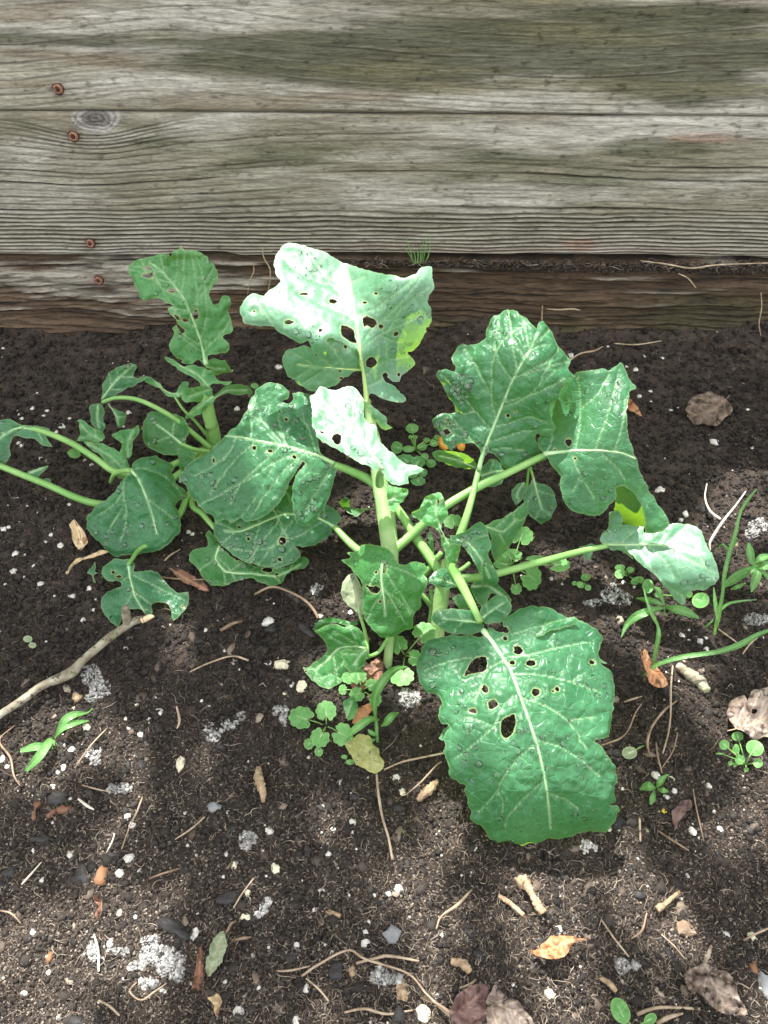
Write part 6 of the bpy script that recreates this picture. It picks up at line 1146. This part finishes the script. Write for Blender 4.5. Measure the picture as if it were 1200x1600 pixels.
ST('loose rootlet below the looping roots at right', [(500,800,.002,7),(520,890,.005,9),(537,990,.002,6)], (900,960), 4, 'root')
ST('thin branching rootlet at the right of the loops', [(635,740,.003,6),(600,860,.006,7),(530,970,.002,5)], (900,960), 4, 'root')
ST('short pale straw above the bark roll at right edge', [(890,92,.003,6),(950,135,.006,8),(1005,175,.003,6)], (900,960), 4)
ST('second short straw under the long grass blade at right', [(1040,248,.003,6),(1095,195,.006,8),(1135,145,.003,6)], (900,960), 4)
ST('short tan rootlet right of the big front leaf', [(300,548,.002,9),(350,528,.005,10),(412,512,.002,7)], (900,960), 4)
ST('thin straw left of centre below the reddish leaf', [(770,830,.002,5),(800,805,.004,6),(845,775,.002,4)], (0,600), 3)
ST('stout brown straw under the reddish leaf', [(1035,255,.002,12),(1090,228,.005,14),(1135,212,.002,9)], (0,900), 3, 'root')
ST('long pale straw right of the middle left foreground', [(888,450,.002,4),(980,400,.006,6),(1090,372,.008,6),(1165,395,.003,8)], (0,900), 3)
ST('short upright straw in the middle left foreground', [(828,612,.004,7),(828,670,.005,8),(830,715,.002,5)], (0,900), 3)
ST('curved rootlet at the left edge below the narrow weed', [(70,700,.003,5),(10,760,.006,6),(40,850,.006,7),(70,930,.004,6),(95,985,.002,4)], (0,900), 3, 'root')
ST('fine stalk with a feathery end at the far left bottom', [(-20,665,.002,5),(40,690,.005,6),(100,730,.002,3)], (0,1200), 3)
ST('white stalk inside the largest ash clump', [(440,780,.003,6),(455,860,.006,8),(463,955,.002,7)], (0,1200), 3, 'white_root')
ST('thin root curling in front of the largest ash clump', [(640,1005,.003,5),(615,1050,.006,6),(655,1092,.006,6),(720,1050,.006,6),(780,1010,.003,4)], (0,1200), 3)
ST('straw slanting at the very bottom left', [(465,1090,.002,8),(510,1125,.004,9),(560,1160,.002,6)], (0,1200), 3)
ST('brown straw beside the grey green oval leaf', [(1060,770,.003,7),(1085,740,.006,8),(1105,720,.003,7)], (0,1200), 3, 'root')
ST('short brown straw right of the grey green leaf', [(1085,808,.002,7),(1130,800,.004,10),(1178,792,.002,6)], (0,1200), 3, 'root')
ST('thin forked straw above the oval leaf', [(1095,655,.003,5),(1140,580,.006,6),(1190,515,.004,5)], (0,1200), 3)
# roots and slivers hanging on the bottom timber
def on_wall(name, label, cat, pts, org, s, material, off=.016):
    P = []; R = []
    for x, y, r in pts:
        px, py = org[0] + x / s, org[1] + y / s; d = ray(px, py); t = (WALL_Y - off) / d[1]; P.append(p_t(px, py, t)); R.append(r / s * t / F * .5)
    o = tube(name, P, R, M[material], None, k=6); recentre(o); return tag(o, label, cat)
on_wall('rootlet', 'thin dry root hanging down the bottom timber left of the tall leaf', 'root', [(105,150,5),(110,190,6),(90,240,5),(80,305,3)], (360,360), 3, 'straw', .024)
on_wall('rootlet', 'second dry root hanging beside the first on the bottom timber', 'root', [(150,80,4),(158,130,6),(185,180,7),(185,240,6),(175,290,3)], (360,360), 3, 'straw', .024)
on_wall('wood_sliver', 'pale torn sliver of wood on the bottom timber right of centre', 'splinter', [(640,68,3),(700,72,9),(760,68,8),(800,74,3)], (640,460), 3, 'straw', .030)
on_wall('rootlet', 'long pale root trailing along the ledge of the bottom timber', 'root', [(800,815,3),(880,825,5),(960,838,6),(1040,828,5),(1200,822,4)], (600,0), 2, 'straw', .034)
on_wall('rootlet', 'short dry stalk leaning on the ledge at right', 'root', [(920,855,3),(950,870,5),(975,900,3)], (600,0), 2, 'straw', .034)
on_wall('rootlet', 'fine root hanging at the far right of the bottom timber', 'root', [(1178,915,3),(1180,960,4),(1172,1010,4),(1178,1050,2)], (600,0), 2, 'straw', .034)
on_wall('rootlet', 'upright brown stalk above the upright kale leaf', 'root', [(495,955,3),(494,975,5),(493,1000,5)], (600,0), 2, 'straw', .034)
# ------------------------------------------------------------------ unseen tree behind the wall, its crown gaps shaped to set the sun patches
CAN_D = 1.75
TG = []                                                   # where the photograph shows the sun coming through
def gap_at(px, py, z, r): TG.append((at_z(px, py, z), r))
gap_at(490, 440, .186, .036); gap_at(440, 490, .177, .034); gap_at(540, 425, .19, .024); gap_at(640, 560, .17, .020); gap_at(650, 470, .19, .018)
gap_at(530, 650, .145, .032); gap_at(500, 690, .14, .024); gap_at(630, 735, .13, .020); gap_at(560, 700, .14, .020)
gap_at(840, 520, .17, .020); gap_at(940, 640, .13, .020); gap_at(975, 600, .15, .016); gap_at(990, 790, .07, .022); gap_at(1040, 860, .06, .034); gap_at(1000, 870, .055, .014)
gap_at(850, 1300, .02, .009); gap_at(765, 1050, .08, .004)
gap_at(930, 945, 0, .010); gap_at(1160, 790, 0, .026); gap_at(1175, 720, 0, .018); gap_at(1120, 760, 0, .010); gap_at(1180, 900, 0, .012)
gap_at(200, 1235, 0, .005); gap_at(150, 1180, 0, .006); gap_at(240, 1500, 0, .008); gap_at(150, 1490, 0, .004); gap_at(420, 1400, 0, .001)
gap_at(1130, 1550, 0, .004); gap_at(745, 1290, 0, .005); gap_at(5, 1180, 0, .008); gap_at(740, 885, .08, .006); gap_at(60, 1540, 0, .006)
gap_at(1170, 1290, 0, .004); gap_at(980, 1350, 0, .001); gap_at(1155, 1140, 0, .010)
sv = np.array(SUN)
ax = np.cross(sv, [0, 0, 1.0]); ax /= np.linalg.norm(ax); ay = np.cross(ax, sv)
n = 7200; c0 = np.array([0, .36, .06]) + sv * CAN_D
u = rng.uniform(-1.0, 1.0, n); v = rng.uniform(-.85, .85, n); w_ = rng.normal(size=n) * .10
Pc = c0 + u[:, None] * ax + v[:, None] * ay + w_[:, None] * sv
rad = .026 + .014 * rng.random(n)
keep = np.ones(n, bool)
for T_, r_ in TG:
    d = Pc - T_; along = d @ sv; off = np.linalg.norm(d - along[:, None] * sv, axis=1); keep &= off > r_ + rad * .62
keep &= rng.random(n) > .35 * sstep(.6, 1.0, np.hypot(u, v))
gy = Pc[:, 1] - sv[1] / sv[2] * Pc[:, 2]                   # thinner foliage where the foreground gets its soft mottled light
keep &= rng.random(n) > .52 * sstep(.30, .17, gy)
Pc, rad = Pc[keep], rad[keep]; n = len(Pc)
nrm = sv + rng.normal(size=(n, 3)) * .38; nrm /= np.linalg.norm(nrm, axis=1)[:, None]
a = np.cross(nrm, rng.normal(size=(n, 3))); a /= np.linalg.norm(a, axis=1)[:, None]; b = np.cross(nrm, a)
outl = [(-1, 0), (-.45, .5), (.25, .52), (1, 0), (.25, -.52), (-.45, -.5)]
Vc = np.stack([Pc + rad[:, None] * (x * a + y * 1.15 * b + .12 * abs(y) * nrm) for x, y in outl], 1).reshape(-1, 3)
o6 = (np.arange(n) * 6)[:, None]
Tq = np.concatenate([o6 + np.array([[0, 1, 2, 3]]), o6 + np.array([[0, 3, 4, 5]])])
tree = thing('shade_tree', (1.4, 2.6, -.05), 'unseen leafy tree behind the wall, crown shaped to let sun patches through', 'tree')
cw = link('crown', mesh_np('crown', Vc, Tq, M['canopy']), tree); cw['kind'] = 'stuff'
tube('trunk', [(1.4, 2.6, -.05), (1.38, 2.55, .8), (1.25, 2.4, 1.6), (1.2, 2.3, 2.6)], [.11, .09, .07, .04], M['bark'], tree)
hub = np.array([1.28, 2.44, 1.5]); done = 0
for q in [(-.95, .6), (.9, .2), (-.6, -.75), (.3, .8), (.85, -.7), (-.2, .75), (-.9, 0.), (.5, -.8), (0., .5)]:
    e = c0 + q[0] * ax + q[1] * ay + sv * .16; L_ = catmull([hub, hub * .45 + e * .55 + np.array([0, .05, .12]), e], 60)
    if any(np.linalg.norm((L_ - T_) - ((L_ - T_) @ sv)[:, None] * sv, axis=1).min() < r_ + .012 for T_, r_ in TG): continue
    tube('branch', [hub, hub * .45 + e * .55 + np.array([0, .05, .12]), e], [.035, .016, .004], M['bark'], tree); done += 1
